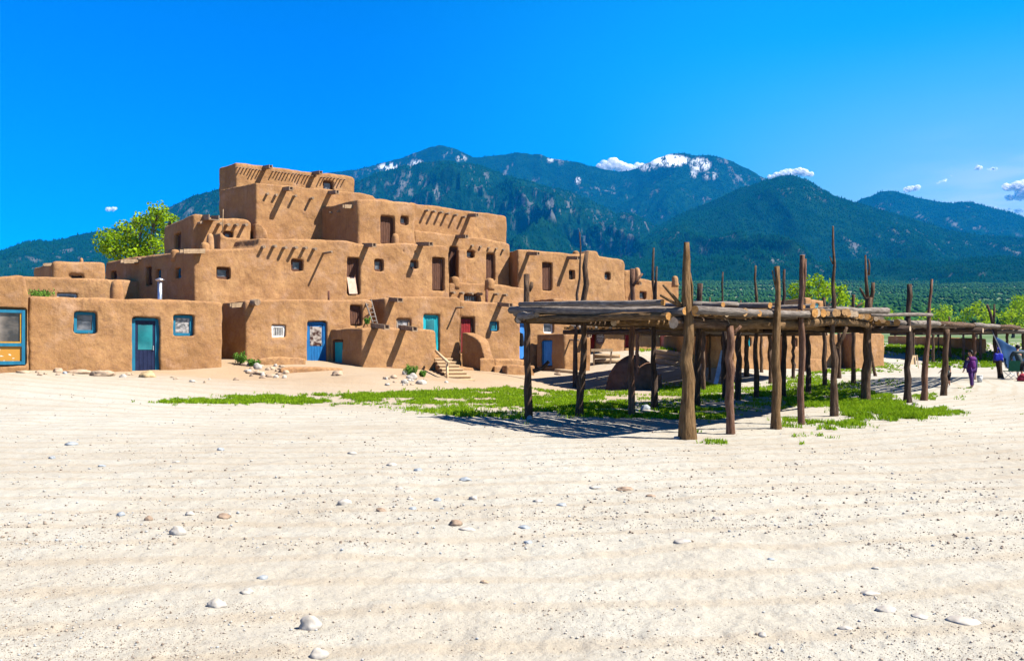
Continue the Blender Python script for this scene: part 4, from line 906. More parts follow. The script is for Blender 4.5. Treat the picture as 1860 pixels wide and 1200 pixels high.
def ramada(label, posts, corners, rows, npole, z, poledir_seg=1, seed=0, r=.07):
    K0, K1, K2, K3 = corners                              # beams run K0-K1, poles run K0-K3
    rt = thing('ramada', label, 'ramada', ((K0+K2)/2)*Vector((1, 1, 0)) if False else Vector(((K0.x+K2.x)/2, (K0.y+K2.y)/2, 0)), 'log ramadas on the plaza')
    for s in posts: post(rt, s[:7] if len(s) > 6 and not isinstance(s[-1], str) else s[:6], mat=random.choice(['log_brown', 'log_brown', 'log_red', 'log_black']))
    rs = random.Random(seed)
    for i in range(rows):
        s = i/(rows-1); a = K0.lerp(K3, s); b = K1.lerp(K2, s); d = (b-a).normalized()*.35
        pole(rt, a-d, b+d, .10, rs.choice(['log_brown', 'log_black', 'log_grey']), 'end_grey', 'beam', seed+i)
    for i in range(npole):
        s = (i+rs.uniform(-.2, .2))/(npole-1); s = min(max(s, 0), 1); a = K0.lerp(K1, s); b = K3.lerp(K2, s); d = (b-a).normalized()
        for j in range(poledir_seg):
            p0 = a.lerp(b, j/poledir_seg)-d*rs.uniform(.1, .5); p1 = a.lerp(b, (j+1)/poledir_seg)+d*rs.uniform(.05, .4)
            rr = r*rs.uniform(.75, 1.2); pole(rt, p0+UP*(.1+rr+j*.02), p1+UP*(.1+rr+j*.02), rr, rs.choice(['log_grey', 'log_brown', 'log_gold', 'log_grey']), 'log_end', 'roof_pole', seed*7+i*3+j)
    return rt
K0 = W(1036, 30.8, 2.50); K1 = W(1300, 27.3, 2.48); dv = Vector((9.0, 10.5*KQ, .12))
ramada('middle log ramada standing behind the nearest one over the mud oven', [(1045, 704, 1053, 421, 10, 2), (1158, 708, 1158, 597, 8, 7), (1278, 711, 1277, 597, 9, 8), (1399, 697, 1398, 602, 8, 7), (1441, 688, 1441, 605, 7, 6), (1356, 683, 1355, 605, 10, 9), (1383, 676, 1383, 560, 7, 3), (1313, 700, 1313, 494, 6, 3), (1345, 690, 1345, 545, 5, 3), (1289, 690, 1289, 540, 5, 3)],
       (K0, K1, K1+dv, K0+dv), 5, 48, 2.5, 2, 40, .085)
K0 = W(1632, 21.3, 2.34); K1 = W(1660, 25.5, 2.5); f1 = W(1850, 36, 2.66); dv = f1-K0; sd = Vector((-3.3, 2.9, .03))
ramada('right log ramada leading off towards the woman in purple', [(1648, 731, 1651, 516, 15, 9), (1678, 727, 1692, 507, 12, 4), (1714, 718, 1720, 598, 13, 11), (1818, 687, 1804, 590, 11, 8, [([(1804, 592), (1799, 570), (1793, 553)], 6, 4), ([(1804, 592), (1806, 570), (1806, 552)], 5, 3)]), (1524, 687, 1524, 600, 8, 7), (1550, 697, 1550, 535, 9, 6, [([(1551, 562), (1558, 556), (1566, 550)], 4, 3)]), (1769, 690, 1769, 600, 8, 7), (1590, 683, 1572, 600, 6, 5)],
       (K0, K0+sd, f1+sd, f1), 3, 19, 2.4, 4, 60, .085)
K0 = W(1640, 54, 3.0); K1 = W(1930, 50, 3.05); dv = Vector((1.5, 5.0, .05))
ramada('farthest log ramada in front of the shaded meadow wall', [(1659, 661, 1659, 603, 6, 5), (1695, 660, 1695, 603, 6, 5), (1750, 655, 1750, 600, 5, 4), (1781, 655, 1781, 600, 6, 5), (1807, 660, 1807, 602, 6, 5), (1829, 652, 1829, 596, 6, 5), (1858, 652, 1858, 600, 6, 5), (1726, 650, 1724, 575, 5, 4), (1705, 650, 1705, 578, 3, 2)],
       (K0, K1, K1+dv, K0+dv), 2, 66, 3.0, 1, 80, .10)

# ------------------------------------------------------------------ mud oven
M['soot'] = m_noise('sooty_dark_mud', (.085, .042, .026), (.15, .078, .048), 3.5, .95, .5, .03)
c = W(1150, 29.9, 0); c.z = gzs(c.x, c.y)
bm = bmesh.new(); ro = 1.16
prof = [(1.06, -.3), (1.05, 0), (1.01, .25), (.95, .55), (.84, .85), (.66, 1.15), (.42, 1.38), (.18, 1.50), (.02, 1.53)]
rings = []
for (r, h) in prof:
    ring = []
    for i in range(28):
        a = 6.28319*i/28; x = r*ro*math.cos(a); y = r*ro*math.sin(a)*.95
        if x > .92: x = .92+(x-.92)*.25
        ring.append(bm.verts.new(c+Vector((x, y, h))))
    rings.append(ring)
for a, b in zip(rings, rings[1:]):
    for i in range(28): bm.faces.new([a[i], a[(i+1) % 28], b[(i+1) % 28], b[i]])
bm.faces.new(rings[-1]); bm.faces.new(rings[0][::-1])
bmesh.ops.recalc_face_normals(bm, faces=bm.faces)
me = bpy.data.meshes.new('oven'); bm.to_mesh(me); bm.free()
hx = c.x+1.25
cut = [Vector((x, y, z)) for x in (hx-.55, hx+.3) for (y, z) in ((c.y-.28, c.z+.08), (c.y+.28, c.z+.08), (c.y+.22, c.z+.62), (c.y-.22, c.z+.62))]
me = organic(me, [cut], .05, 4, (.07, .025)); me.materials.clear(); me.materials.append(M['soot'])
ov = thing('mud_oven', 'big dark beehive mud oven standing under the middle ramada', 'oven', c)
part('dome', me, ov)
bm = bmesh.new(); bx(bm, c+Vector((.96, -.75, -.2)), Vector((.20, .02, 0)), Vector((0, .42, 0)), Vector((-.03, 0, .88))); bmesh.ops.bevel(bm, geom=bm.edges, offset=.04, segments=2)
part('door_slab', bm_mesh('door_slab', bm, M['soot']), ov)

# ------------------------------------------------------------------ stairs, ladder, plank, logs, clothes, sign
st = thing('wooden_stairs', 'pale wooden stairs with a log handrail rising to the turquoise door', 'stairs', W(826, 28.5, .4))
pa, pb = P3(806, 652, 30.6), P3(840, 691, 27.6); nst = 7
sv = Vector((1, .30, 0)).normalized(); 
for i in range(nst):
    s = i/(nst-1); p = pb.lerp(pa, s); wd_ = 1.02*(1-.25*s); dn = ((pa-pb)*Vector((1, 1, 0))).normalized()
    bm = bmesh.new(); stp = (pa-pb).length/(nst-1)
    bx(bm, p-sv*wd_/2-UP*.155, sv*wd_, dn*.05, UP*.15); bx(bm, p-sv*(wd_/2+.03)-dn*.03-UP*.005, sv*(wd_+.06), dn*(stp+.10), UP*.045)
    part('step', bm_mesh('step', bm, M['new_wood']), st)
    bm = bmesh.new(); bx(bm, p-sv*wd_/2*.97+dn*.06-UP*.9, sv*wd_*.97, dn*(stp*.95), UP*.85); part('packed_earth', bm_mesh('packed_earth', bm, M['adobe']), st)
hp = P3(812.5, 689, 27.7)
bm = bmesh.new(); tube(bm, [hp-UP*.3, P3(812, 658, 27.7)], .055, 8); part('handrail_post', bm_mesh('handrail_post', bm, M['new_wood']), st)
bm = bmesh.new(); tube(bm, [P3(816, 660, 27.5), P3(804, 649, 28.8), P3(792, 637.5, 30.2)], .06, 8); part('handrail', bm_mesh('handrail', bm, M['new_wood']), st)
ld = thing('ladder', 'slender grey ladder leaning in the shaded corner above the front room', 'ladder', W(672, 30.5, 2.5))
a0, a1 = P3(680, 594, 29.9), P3(664, 549, 31.1); b0, b1 = P3(687, 594, 30.2), P3(675, 548, 31.4)
for (u_, v_) in ((a0, a1), (b0, b1)):
    bm = bmesh.new(); tube(bm, [u_, u_.lerp(v_, 1.08)], .035, 7); part('rail', bm_mesh('rail', bm, M['log_grey']), ld)
for i in range(6):
    s = .08+.165*i; bm = bmesh.new(); tube(bm, [a0.lerp(a1, s), b0.lerp(b1, s)], .024, 6); part('rung', bm_mesh('rung', bm, M['log_grey']), ld)
bp = W(1295, 31.5, 0); bp.z = gzs(bp.x, bp.y)
pk = thing('plank', 'long pale blue plank leaning beside the ramada posts', 'plank', bp)
bm = bmesh.new(); tp = P3(1310, 634, 33); bx(bm, bp-UP*.05, Vector((.20, .02, 0)), tp-bp, Vector((0, .05, .01))); part('board', bm_mesh('board', bm, m_noise('pale_blue_paint', (.30, .42, .60), (.42, .55, .74), 6, .5, .1)), pk)
lb = thing('board', 'pale board leaning in the lower half of the dark second storey doorway', 'board', f6.hit(641, 534))
bm = bmesh.new(); p = f6.off(.03).hit(634, 533.5); pr = f6.off(.03).hit(649, 533.5); bx(bm, p, pr-p, f6.n*.03, UP*.80-f6.n*.22+f6.t*-.02); part('panel', bm_mesh('panel', bm, m_noise('pinkish_board', (.42, .27, .20), (.52, .36, .28), 5, .8, .1)), lb)

def log_thing(label, a, b, r, mat='log_gold', group='logs lying about the far plaza', name='log'):
    o = orient_part(name, [a, a.lerp(b, .33)+UP*r*.1, a.lerp(b, .66), b], [r, r*1.05, r*.98, r*.92], None, (mat, 'log_end'), 10, .06, int(a.x*50))
    return tag(o, label, 'log', group)
M['log_pale'] = m_log('pale_barkless_log', (.26, .18, .105), (.38, .275, .17), (.46, .35, .24))
def wg(px, q, h): x, y = P(px, q); return Vector((x, y, gzs(x, y)+h))
log_thing('top pale log of the low pile behind the mud oven', wg(1190, 40, .62), wg(1262, 39, .62), .16, 'log_pale')
log_thing('front bottom pale log of the low pile behind the mud oven', wg(1184, 39.4, .12), wg(1258, 38.4, .12), .17, 'log_pale')
log_thing('middle pale log of the low pile behind the mud oven', wg(1187, 40.0, .36), wg(1260, 39.0, .36), .15, 'log_pale')
log_thing('lower pale log beside the little blue door storeroom', wg(1078, 40, .12), wg(1128, 39.6, .12), .15, 'log_pale')
log_thing('middle pale log beside the little blue door storeroom', wg(1079, 40.2, .38), wg(1126, 39.9, .38), .13, 'log_pale')
log_thing('flat beam lying before the little blue door storeroom', wg(1008, 34.6, .08), wg(1060, 34.2, .08), .10, 'log_pale')
bn = thing('plank_bench', 'rough plank bench on leaning legs beside the storeroom', 'bench', wg(1092, 39.4, 0))
p = wg(1074, 39.4, .85); bm = bmesh.new(); bx(bm, p, Vector((1.25, .12, 0)), Vector((0, .5, 0)), UP*.16); part('seat', bm_mesh('seat', bm, M['log_pale']), bn)
for dx in (.12, 1.02):
    bm = bmesh.new(); bx(bm, p+Vector((dx, .15, -1.15)), Vector((.09, 0, 0)), Vector((0, .09, 0)), Vector((.12 if dx > .5 else 0, 0, 1.15))); part('leg', bm_mesh('leg', bm, M['wood_old']), bn)
# sign on the far house
p0 = f24.off(.10).hit(1082.5, 604); p1 = f24.off(.10).hit(1097, 604); wS = (p1-p0).length; hS = 21.5/1240*f24.q(1090)
sg = thing('hanging_sign', 'brown shield shaped sign with white lettering beside the dark red door', 'sign', p0)
bm = bmesh.new(); out = [(0, 0), (1, 0), (1, -.72), (.88, -.9), (.5, -1.0), (.12, -.9), (0, -.72)]
fr = [bm.verts.new(p0+f24.t*x*wS+UP*y*hS+f24.n*.03) for x, y in out]; bk = [bm.verts.new(v.co-f24.n*.05) for v in fr]
bm.faces.new(fr); bm.faces.new(bk[::-1])
for i in range(7): bm.faces.new([fr[i], fr[(i+1) % 7], bk[(i+1) % 7], bk[i]])
part('board', bm_mesh('board', bm, m_noise('brown_sign_paint', (.09, .05, .045), (.13, .075, .07), 5, .7, 0)), sg)
bm = bmesh.new(); rs = random.Random(5)
for r_i, (y, x0, x1, hh) in enumerate([(-.13, .10, .90, .13), (-.33, .08, .92, .13), (-.54, .14, .84, .10), (-.70, .24, .74, .08)]):
    x = x0
    while x < x1-.06:
        wl = rs.uniform(.055, .095); o_ = p0+f24.t*x*wS+UP*(y-hh/2)*hS+f24.n*.034
        bx(bm, o_, f24.t*wl*.3*wS, f24.n*.006, UP*hh*hS)
        bx(bm, o_+f24.t*wl*.3*wS+UP*hh*hS*rs.choice([.0, .4, .78]), f24.t*wl*.45*wS, f24.n*.006, UP*hh*hS*.22); x += wl*1.25
part('lettering', bm_mesh('lettering', bm, M['white_wood']), sg)
# ------------------------------------------------------------------ stones and pebbles
M['stone_pale'] = m_noise('pale_river_stone', (.27, .24, .205), (.40, .37, .33), 9, .8, .4, .01)
M['stone_grey'] = m_noise('blue_grey_stone', (.17, .19, .21), (.30, .32, .34), 9, .75, .3, .01)
M['stone_brown'] = m_noise('brown_stone', (.16, .11, .075), (.30, .22, .16), 9, .85, .4, .01)
M['stone_gold'] = m_noise('yellowish_sandstone', (.30, .21, .10), (.44, .33, .19), 7, .85, .4, .02)
M['stone_tan'] = m_noise('tan_stone', (.26, .18, .12), (.38, .29, .205), 7, .85, .4, .02)
def stone_mesh(w_, d_, h_, mat, seed):
    rs = random.Random(seed); bm = bmesh.new(); bmesh.ops.create_icosphere(bm, subdivisions=3, radius=1)
    from mathutils import noise as mn
    o = Vector((seed*3.1, seed*1.7, 0))
    for v in bm.verts:
        p = v.co.copy(); k = 1+.34*(mn.noise(p*1.1+o))+.20*mn.noise(p*2.4+o)+.05*mn.noise(p*6+o)
        p = p*k; v.co = Vector((p.x*w_/2, p.y*d_/2, p.z*h_*.62))
    me = bm_mesh('stone', bm, M[mat], True); return me
def stone(px, py, wpx, hpx, mat, label, group=None, sink=.42, cat='stone', name='stone', deep=.8):
    x, y, ok = ground_hit(np.array([px]), np.array([py+hpx*.35])); x = float(x[0]); y = float(y[0]); q = y/KQ
    w_ = wpx/1240*q*.9; h_ = hpx/1240*q*1.0
    o = link(name, stone_mesh(w_, w_*deep, h_, mat, int(px*7+py)), None, (x, y, gzs(x, y)+h_*(.5-sink)))
    o.rotation_euler = (0, 0, random.uniform(-.4, .4)); return tag(o, label, cat, group)
for (px, py, w_, h_, mt, lb) in [
    (565, 1122, 42, 30, 'stone_pale', 'large rounded white stone nearest the lower edge but one'), (580, 1185, 36, 24, 'stone_pale', 'pale lopsided stone at the very bottom of the picture'),
    (322, 962, 34, 20, 'stone_pale', 'broad half buried white stone in the left foreground'), (395, 1092, 36, 16, 'stone_pale', 'flat wedge shaped pale stone left of the largest white stone'),
    (477, 1047, 20, 9, 'stone_grey', 'flat blue grey stone alone in the left foreground'), (450, 1072, 26, 10, 'stone_pale', 'low pale stone just below the flat blue grey stone'),
    (625, 910, 26, 13, 'stone_pale', 'upright white stone in the middle of the dirt plaza'), (827, 948, 26, 12, 'stone_brown', 'brown wedge shaped stone in the centre foreground'),
    (848, 959, 32, 8, 'stone_pale', 'flat white stone touching the brown wedge shaped stone'), (692, 925, 19, 9, 'stone_brown', 'small brown stone right of the upright white stone'),
    (750, 922, 17, 7, 'stone_grey', 'small blue grey stone right of the small brown stone'), (407, 936, 26, 11, 'stone_brown', 'slanted brown stone in the left middle ground'),
    (345, 931, 20, 9, 'stone_pale', 'little white stone beside the slanted brown stone'), (270, 944, 18, 11, 'stone_brown', 'dark brown stone left of the broad half buried stone'),
    (220, 932, 18, 9, 'stone_grey', 'grey stone farthest left in the foreground group'), (1750, 1126, 62, 13, 'stone_pale', 'longest flat pale stone in the lower right corner'),
    (1610, 1104, 40, 11, 'stone_pale', 'wide flat pale stone left of the longest flat stone'), (1670, 1117, 32, 8, 'stone_pale', 'thin white stone between the two flat pale stones'),
    (1580, 1075, 36, 8, 'stone_pale', 'pale stone above the group of flat stones at right'), (1535, 1139, 26, 9, 'stone_pale', 'small bright white stone low in the right foreground'),
    (1385, 1151, 18, 9, 'stone_pale', 'small round white stone low in the middle foreground'), (1135, 886, 34, 7, 'stone_brown', 'flat dark stone among grit in the middle ground'),
    (1182, 899, 20, 5, 'stone_brown', 'thin brown stone right of the flat dark stone'), (1302, 940, 18, 8, 'stone_pale', 'white stone alone in the right middle ground'),
    (1240, 981, 34, 8, 'stone_pale', 'wide low white stone in the right middle ground'), (952, 956, 24, 7, 'stone_grey', 'blue grey flat stone near the picture centre')]:
    stone(px, py, w_, h_, mt, lb, 'stones lying on the dirt plaza')
for i, (px, py, w_, h_) in enumerate([(725, 886, 16, 6), (712, 842, 22, 6), (760, 852, 18, 7), (845, 869, 22, 8), (860, 903, 18, 10), (745, 905, 14, 6), (795, 906, 16, 7), (977, 907, 20, 9), (1020, 915, 20, 8),
        (1080, 884, 22, 6), (960, 983, 18, 6), (1400, 1014, 16, 5), (640, 822, 18, 7), (400, 815, 16, 7), (320, 838, 14, 5), (130, 805, 26, 8), (185, 845, 16, 5), (95, 830, 14, 6), (1590, 1030, 15, 6), (880, 1055, 18, 6)]):
    stone(px, py, w_, h_, random.choice(['stone_pale', 'stone_pale', 'stone_grey', 'stone_tan']), 'small half buried stone among the scattered stones of the plaza', 'little stones scattered over the plaza')
for (px, py, w_, h_, mt, lb) in [(268, 679, 34, 16, 'stone_gold', 'yellowish boulder on the doorstep of the navy door'), (186, 677, 46, 15, 'stone_tan', 'wide flat tan boulder at the foot of the long house'),
        (145, 674, 50, 9, 'stone_tan', 'long low tan rock between the two boulders of the long house'), (105, 672, 18, 12, 'stone_tan', 'small tan boulder left of the wide flat boulder'), (118, 676, 10, 7, 'stone_grey', 'tiny grey stone beside the small tan boulder'),
        (224, 682, 16, 8, 'stone_pale', 'white stone left of the navy door'), (42, 674, 26, 6, 'stone_tan', 'flat slab under the blue picture window'), (468, 664, 18, 14, 'stone_pale', 'white boulder in the rubble beside the blue door house'),
        (470, 676, 26, 8, 'stone_tan', 'flat tan stone in the rubble beside the green plant'), (492, 681, 22, 7, 'stone_tan', 'pale slab at the front of the rubble heap'), (452, 673, 14, 8, 'stone_pale', 'small white stone touching the green plant by the rubble'),
        (447, 660, 20, 9, 'stone_tan', 'tan stone at the base of the rubble corner'), (613, 677, 24, 13, 'stone_tan', 'boulder at the right end of the adobe kerb'), (738, 676, 16, 12, 'stone_pale', 'white stone leaning on the front room wall'),
        (748, 683, 22, 14, 'stone_pale', 'largest white stone in front of the front room'), (735, 692, 14, 10, 'stone_pale', 'white stone at the left of the small stone heap'), (765, 692, 20, 12, 'stone_pale', 'white stone at the right of the small stone heap'),
        (715, 683, 16, 10, 'stone_tan', 'tan stone at the foot of the front room wall'), (700, 686, 12, 7, 'stone_tan', 'smallest tan stone at the foot of the front room wall'), (811, 693, 8, 5, 'stone_pale', 'pebble sized stone beside the handrail post'),
        (1013, 678, 14, 7, 'stone_brown', 'brown stone in front of the storeroom step'), (1663, 732, 16, 8, 'stone_pale', 'pale stone at the foot of a right ramada post'), (1173, 739, 22, 12, 'stone_grey', 'grey boulder between posts of the nearest ramada'),
        (962, 757, 12, 10, 'stone_grey', 'grey stone set against the leftmost ramada post'), (1230, 794, 14, 7, 'stone_grey', 'grey stone set against the thick front ramada post'), (1588, 741, 20, 7, 'stone_grey', 'flat grey stone in the grass at the right of the ramada')]:
    stone(px, py, w_, h_, mt, lb, 'rocks along the house fronts' if px < 1000 else 'rocks near the ramada posts')

for i in range(22):
    px, py = random.uniform(428, 520), random.uniform(662, 688); stone(px, py, random.uniform(7, 17), random.uniform(4, 9), random.choice(['stone_pale', 'stone_tan', 'stone_tan', 'stone_brown']), 'small broken stone in the rubble at the corner of the blue door house', 'rubble stones at the house corner')
for i in range(16):
    px, py = random.uniform(700, 775), random.uniform(684, 699); stone(px, py, random.uniform(5, 11), random.uniform(3, 7), random.choice(['stone_pale', 'stone_tan', 'stone_tan']), 'small broken stone in the heap before the front room', 'rubble stones before the front room')
for i in range(18):
    px = random.uniform(60, 400); py = 673+max(0, px-150)*.055+random.uniform(0, 8); stone(px, py, random.uniform(4, 12), random.uniform(2.5, 6), random.choice(['stone_tan', 'stone_tan', 'stone_brown', 'stone_pale']), 'little stone along the foot of the long house', 'small stones along the long house')
def pebbles(n, ymin, ymax, smin, smax, seed, dark=1.0, clus=.36):
    g = np.random.default_rng(seed)
    py = ymin+(ymax-ymin)*g.random(n)**.85; px = g.uniform(-60, 1920, n)
    x, y, ok = ground_hit(px, py)
    cl = fbm(x*.55, y*.55, 91, 4, .6); keep = ok & (g.random(n) < sstep(clus, clus+.24, cl)*.95+.07)
    x, y = x[keep], y[keep]; s = smin*(smax/smin)**(g.random(len(x))**2.4); s *= 1+np.clip((y-6)/26, 0, 1.2)
    h = s*g.uniform(.45, .8, len(x))
    return np.stack([x, y, gz(x, y)-h*.12, h, s, g.random(len(x))**(1/max(dark, .01) if dark > 1 else 1)*min(dark, 1)], -1)
m, t, b = nodes('mixed_pebbles')
t.links.new(ramp(t, attr(t, 'tint'), [(0, (.11, .08, .06)), (.15, (.20, .15, .115)), (.35, (.28, .225, .175)), (.7, (.37, .33, .285)), (.9, (.24, .26, .28)), (1, (.38, .35, .30))]), b.inputs['Base Color']); b.inputs['Roughness'].default_value = .9
M['pebble'] = m
TP = np.concatenate([pebbles(8000, 715, 1000, .010, .036, 1), pebbles(5000, 930, 1215, .006, .024, 3), pebbles(46000, 770, 1215, .004, .011, 2, .42, .46)])
tag(link('pebbles', scatter_mesh('pebbles', TP, ico_v*[1, .8, 1], ico_f, M['pebble'], .25)), 'small pebbles and grit strewn over the dirt', 'pebbles', kind='stuff')

# ------------------------------------------------------------------ grass
M['grass'] = m_tint('fresh_grass', (.110, .230, .008), (.310, .450, .022), .40, .6)
def in_poly(x, y, pg):
    c = np.zeros(x.shape, bool); n = len(pg)
    for i in range(n):
        x0, y0 = pg[i]; x1, y1 = pg[(i+1) % n]
        if y0 == y1: continue
        k = ((y0 > y) != (y1 > y)) & (x < (x1-x0)*(y-y0)/(y1-y0)+x0); c ^= k
    return c
PATCH = [([(240, 731), (330, 726), (420, 721), (560, 717), (700, 713), (830, 708), (940, 703), (962, 704), (1000, 709), (962, 744), (900, 740), (830, 735), (700, 736), (560, 735), (430, 734), (330, 732)], 1.0, .10),
         ([(680, 741), (760, 742), (830, 745), (960, 752), (960, 764), (880, 758), (800, 752)], .5, .11), ([(800, 742), (830, 738), (865, 745), (860, 757), (815, 754)], .9, .15),
         ([(962, 703), (1010, 711), (1060, 711), (1140, 714), (1145, 745), (1060, 752), (1010, 745), (960, 746)], 1.0, .12), ([(990, 742), (1140, 741), (1230, 742), (1330, 750), (1320, 764), (1150, 758), (1040, 757)], .75, .11),
         ([(1200, 698), (1250, 694), (1290, 698), (1345, 702), (1420, 703), (1425, 722), (1330, 723), (1200, 721)], 1.1, .13), ([(1150, 714), (1250, 716), (1330, 724), (1420, 722), (1430, 745), (1300, 748), (1170, 742)], .35, .10),
         ([(1420, 690), (1480, 674), (1505, 690), (1500, 716), (1430, 716)], .9, .12), ([(1475, 664), (1545, 661), (1600, 660), (1640, 664), (1630, 676), (1540, 677), (1480, 678)], .8, .12), ([(1495, 694), (1566, 692), (1570, 716), (1500, 718)], .8, .12),
         ([(1425, 712), (1500, 708), (1615, 716), (1620, 738), (1520, 740), (1430, 738)], 1.0, .14), ([(1525, 738), (1580, 728), (1640, 734), (1685, 762), (1640, 765), (1540, 762)], 1.3, .18), ([(1620, 736), (1700, 740), (1775, 752), (1700, 755), (1640, 750)], .8, .10),
         ([(1418, 762), (1455, 764), (1456, 777), (1420, 777)], 1.0, .13), ([(1465, 768), (1560, 767), (1592, 777), (1500, 781)], 1.0, .12), ([(1395, 800), (1480, 790), (1545, 797), (1500, 801), (1450, 806)], .6, .09), ([(1285, 800), (1320, 803), (1320, 809), (1285, 808)], .5, .08), ([(1240, 780), (1320, 783), (1310, 793), (1250, 790)], .4, .09),
         ([(1655, 716), (1697, 715), (1697, 726), (1660, 726)], .9, .10), ([(1735, 720), (1752, 719), (1752, 725), (1736, 725)], .8, .08), ([(1600, 626), (1680, 630), (1755, 630), (1750, 641), (1604, 643)], 1.3, .25), ([(1680, 652), (1815, 653), (1815, 668), (1685, 668)], 1.1, .20), ([(1160, 630), (1260, 629), (1260, 638), (1165, 639)], 1.0, .22),
         ([(1750, 705), (1764, 708), (1762, 713), (1750, 713)], .5, .07), ([(1840, 751), (1865, 750), (1865, 755), (1842, 755)], .5, .07), ([(1780, 752), (1800, 751), (1812, 755), (1784, 757)], .4, .06), ([(1540, 690), (1640, 690), (1640, 700), (1545, 700)], .25, .1), ([(1660, 618), (1860, 616), (1900, 650), (1660, 656)], .35, .2)]
GV, GF, GT = [], [], []
for pi, (pg, dens, hh) in enumerate(PATCH):
    a = np.array(pg, float); x0, y0 = a.min(0); x1, y1 = a.max(0)
    n = int((x1-x0)*(y1-y0)*.62*dens)+30; g = np.random.default_rng(500+pi)
    px = g.uniform(x0-10, x1+10, n); py = g.uniform(y0-2, y1+2, n)
    jx = px+(fbm(px*.06, py*.3, 3, 3)-.5)*60*0.4; jy = py+(fbm(px*.05, py*.2, 7, 3)-.5)*7
    k = in_poly(jx, jy, pg); px, py = px[k], py[k]
    ne = len(px)//9; ii_ = g.integers(0, max(len(px), 1), ne); px = np.concatenate([px, px[ii_]+g.normal(0, 16, ne)]); py = np.concatenate([py, py[ii_]+g.normal(0, 3.2, ne)])
    x, y, ok = ground_hit(px, py); x, y = x[ok], y[ok]
    cl = fbm(x*1.1, y*1.1, 71, 4, .6); k = g.random(len(x)) < sstep(.47-.13*dens, .66-.13*dens, cl); x, y, cl = x[k], y[k], cl[k]
    z = gz(x, y); nb = 5
    for bI in range(nb):
        m_ = len(x); an = g.uniform(0, 6.283, m_); H = .82*hh*g.uniform(.45, 1.15, m_)*(.6+.8*cl); wd_ = np.maximum(.010, .00042*y)*g.uniform(.7, 1.3, m_)
        ox = x+g.normal(0, .035, m_); oy = y+g.normal(0, .035, m_); ln = g.uniform(.1, .9, m_)*H; la = g.uniform(0, 6.283, m_)
        dx, dy = np.cos(an)*wd_, np.sin(an)*wd_
        base = sum(len(v) for v in GV)
        v = np.stack([np.stack([ox-dx, oy-dy, z-.01], -1), np.stack([ox+dx, oy+dy, z-.01], -1), np.stack([ox+dx*.8+np.cos(la)*ln*.5, oy+dy*.8+np.sin(la)*ln*.5, z+H*.62], -1), np.stack([ox+np.cos(la)*ln, oy+np.sin(la)*ln, z+H], -1), np.stack([ox-dx*.8+np.cos(la)*ln*.5, oy-dy*.8+np.sin(la)*ln*.5, z+H*.62], -1)], 1).reshape(-1, 3)
        GV.append(v); GF.append(base+np.arange(m_)[:, None]*5+np.arange(5)[None]); GT.append(np.repeat(np.clip(g.random(m_)*.7+(cl-.4)*.9, 0, 1), 5))
tag(link('grass', np_mesh('grass', np.concatenate(GV), np.concatenate(GF), [M['grass']], {'tint': np.concatenate(GT)}, smooth=False)), 'bright green low grass and weeds growing in patches round the ramadas', 'grass', kind='stuff')

# ------------------------------------------------------------------ trees and plants
M['leaf'] = m_tint('young_cottonwood_leaves', (.110, .230, .008), (.340, .470, .018), .45, .55)
M['leaf_pale'] = m_tint('pale_spring_leaves', (.170, .290, .012), (.400, .520, .030), .5, .55)
M['sprig'] = m_tint('weed_leaves', (.05, .14, .02), (.16, .30, .05), .3, .6)
M['trunk'] = m_noise('grey_brown_bark', (.045, .035, .028), (.13, .105, .085), 6, .9, .6, .02, (3, 3, .6))
def leaves(name, clumps, size, n_per, mat, seed, flat=1.0):
    g = np.random.default_rng(seed); Vs, Ts = [], []
    for (c, r) in clumps:
        n = int(n_per*(r**2)); d = g.normal(size=(n, 3)); d /= np.linalg.norm(d, axis=1)[:, None]
        rad_ = r*(g.random(n)**.42)*(.72+.6*fbm(d[:, 0]*2.3+c[0], d[:, 2]*2.3+d[:, 1]*1.7, seed, 3))
        p = np.array(c)+d*rad_[:, None]*[1, 1, flat]
        nrm = g.normal(size=(n, 3)); nrm /= np.linalg.norm(nrm, axis=1)[:, None]; tt = np.cross(nrm, g.normal(size=(n, 3))); tt /= np.linalg.norm(tt, axis=1)[:, None]; bb = np.cross(nrm, tt)
        s = (size*g.uniform(.6, 1.3, n))[:, None]
        Vs.append(np.stack([p-tt*s*.5, p+bb*s*.35, p+tt*s*.6, p-bb*s*.35], 1).reshape(-1, 3)); Ts.append(np.repeat(np.clip(g.random(n)*.8+g.uniform(0, .25), 0, 1), 4))
    V = np.concatenate(Vs); F = np.arange(len(V)).reshape(-1, 4)
    return np_mesh(name, V, F, [M[mat]], {'tint': np.concatenate(Ts)}, smooth=False)
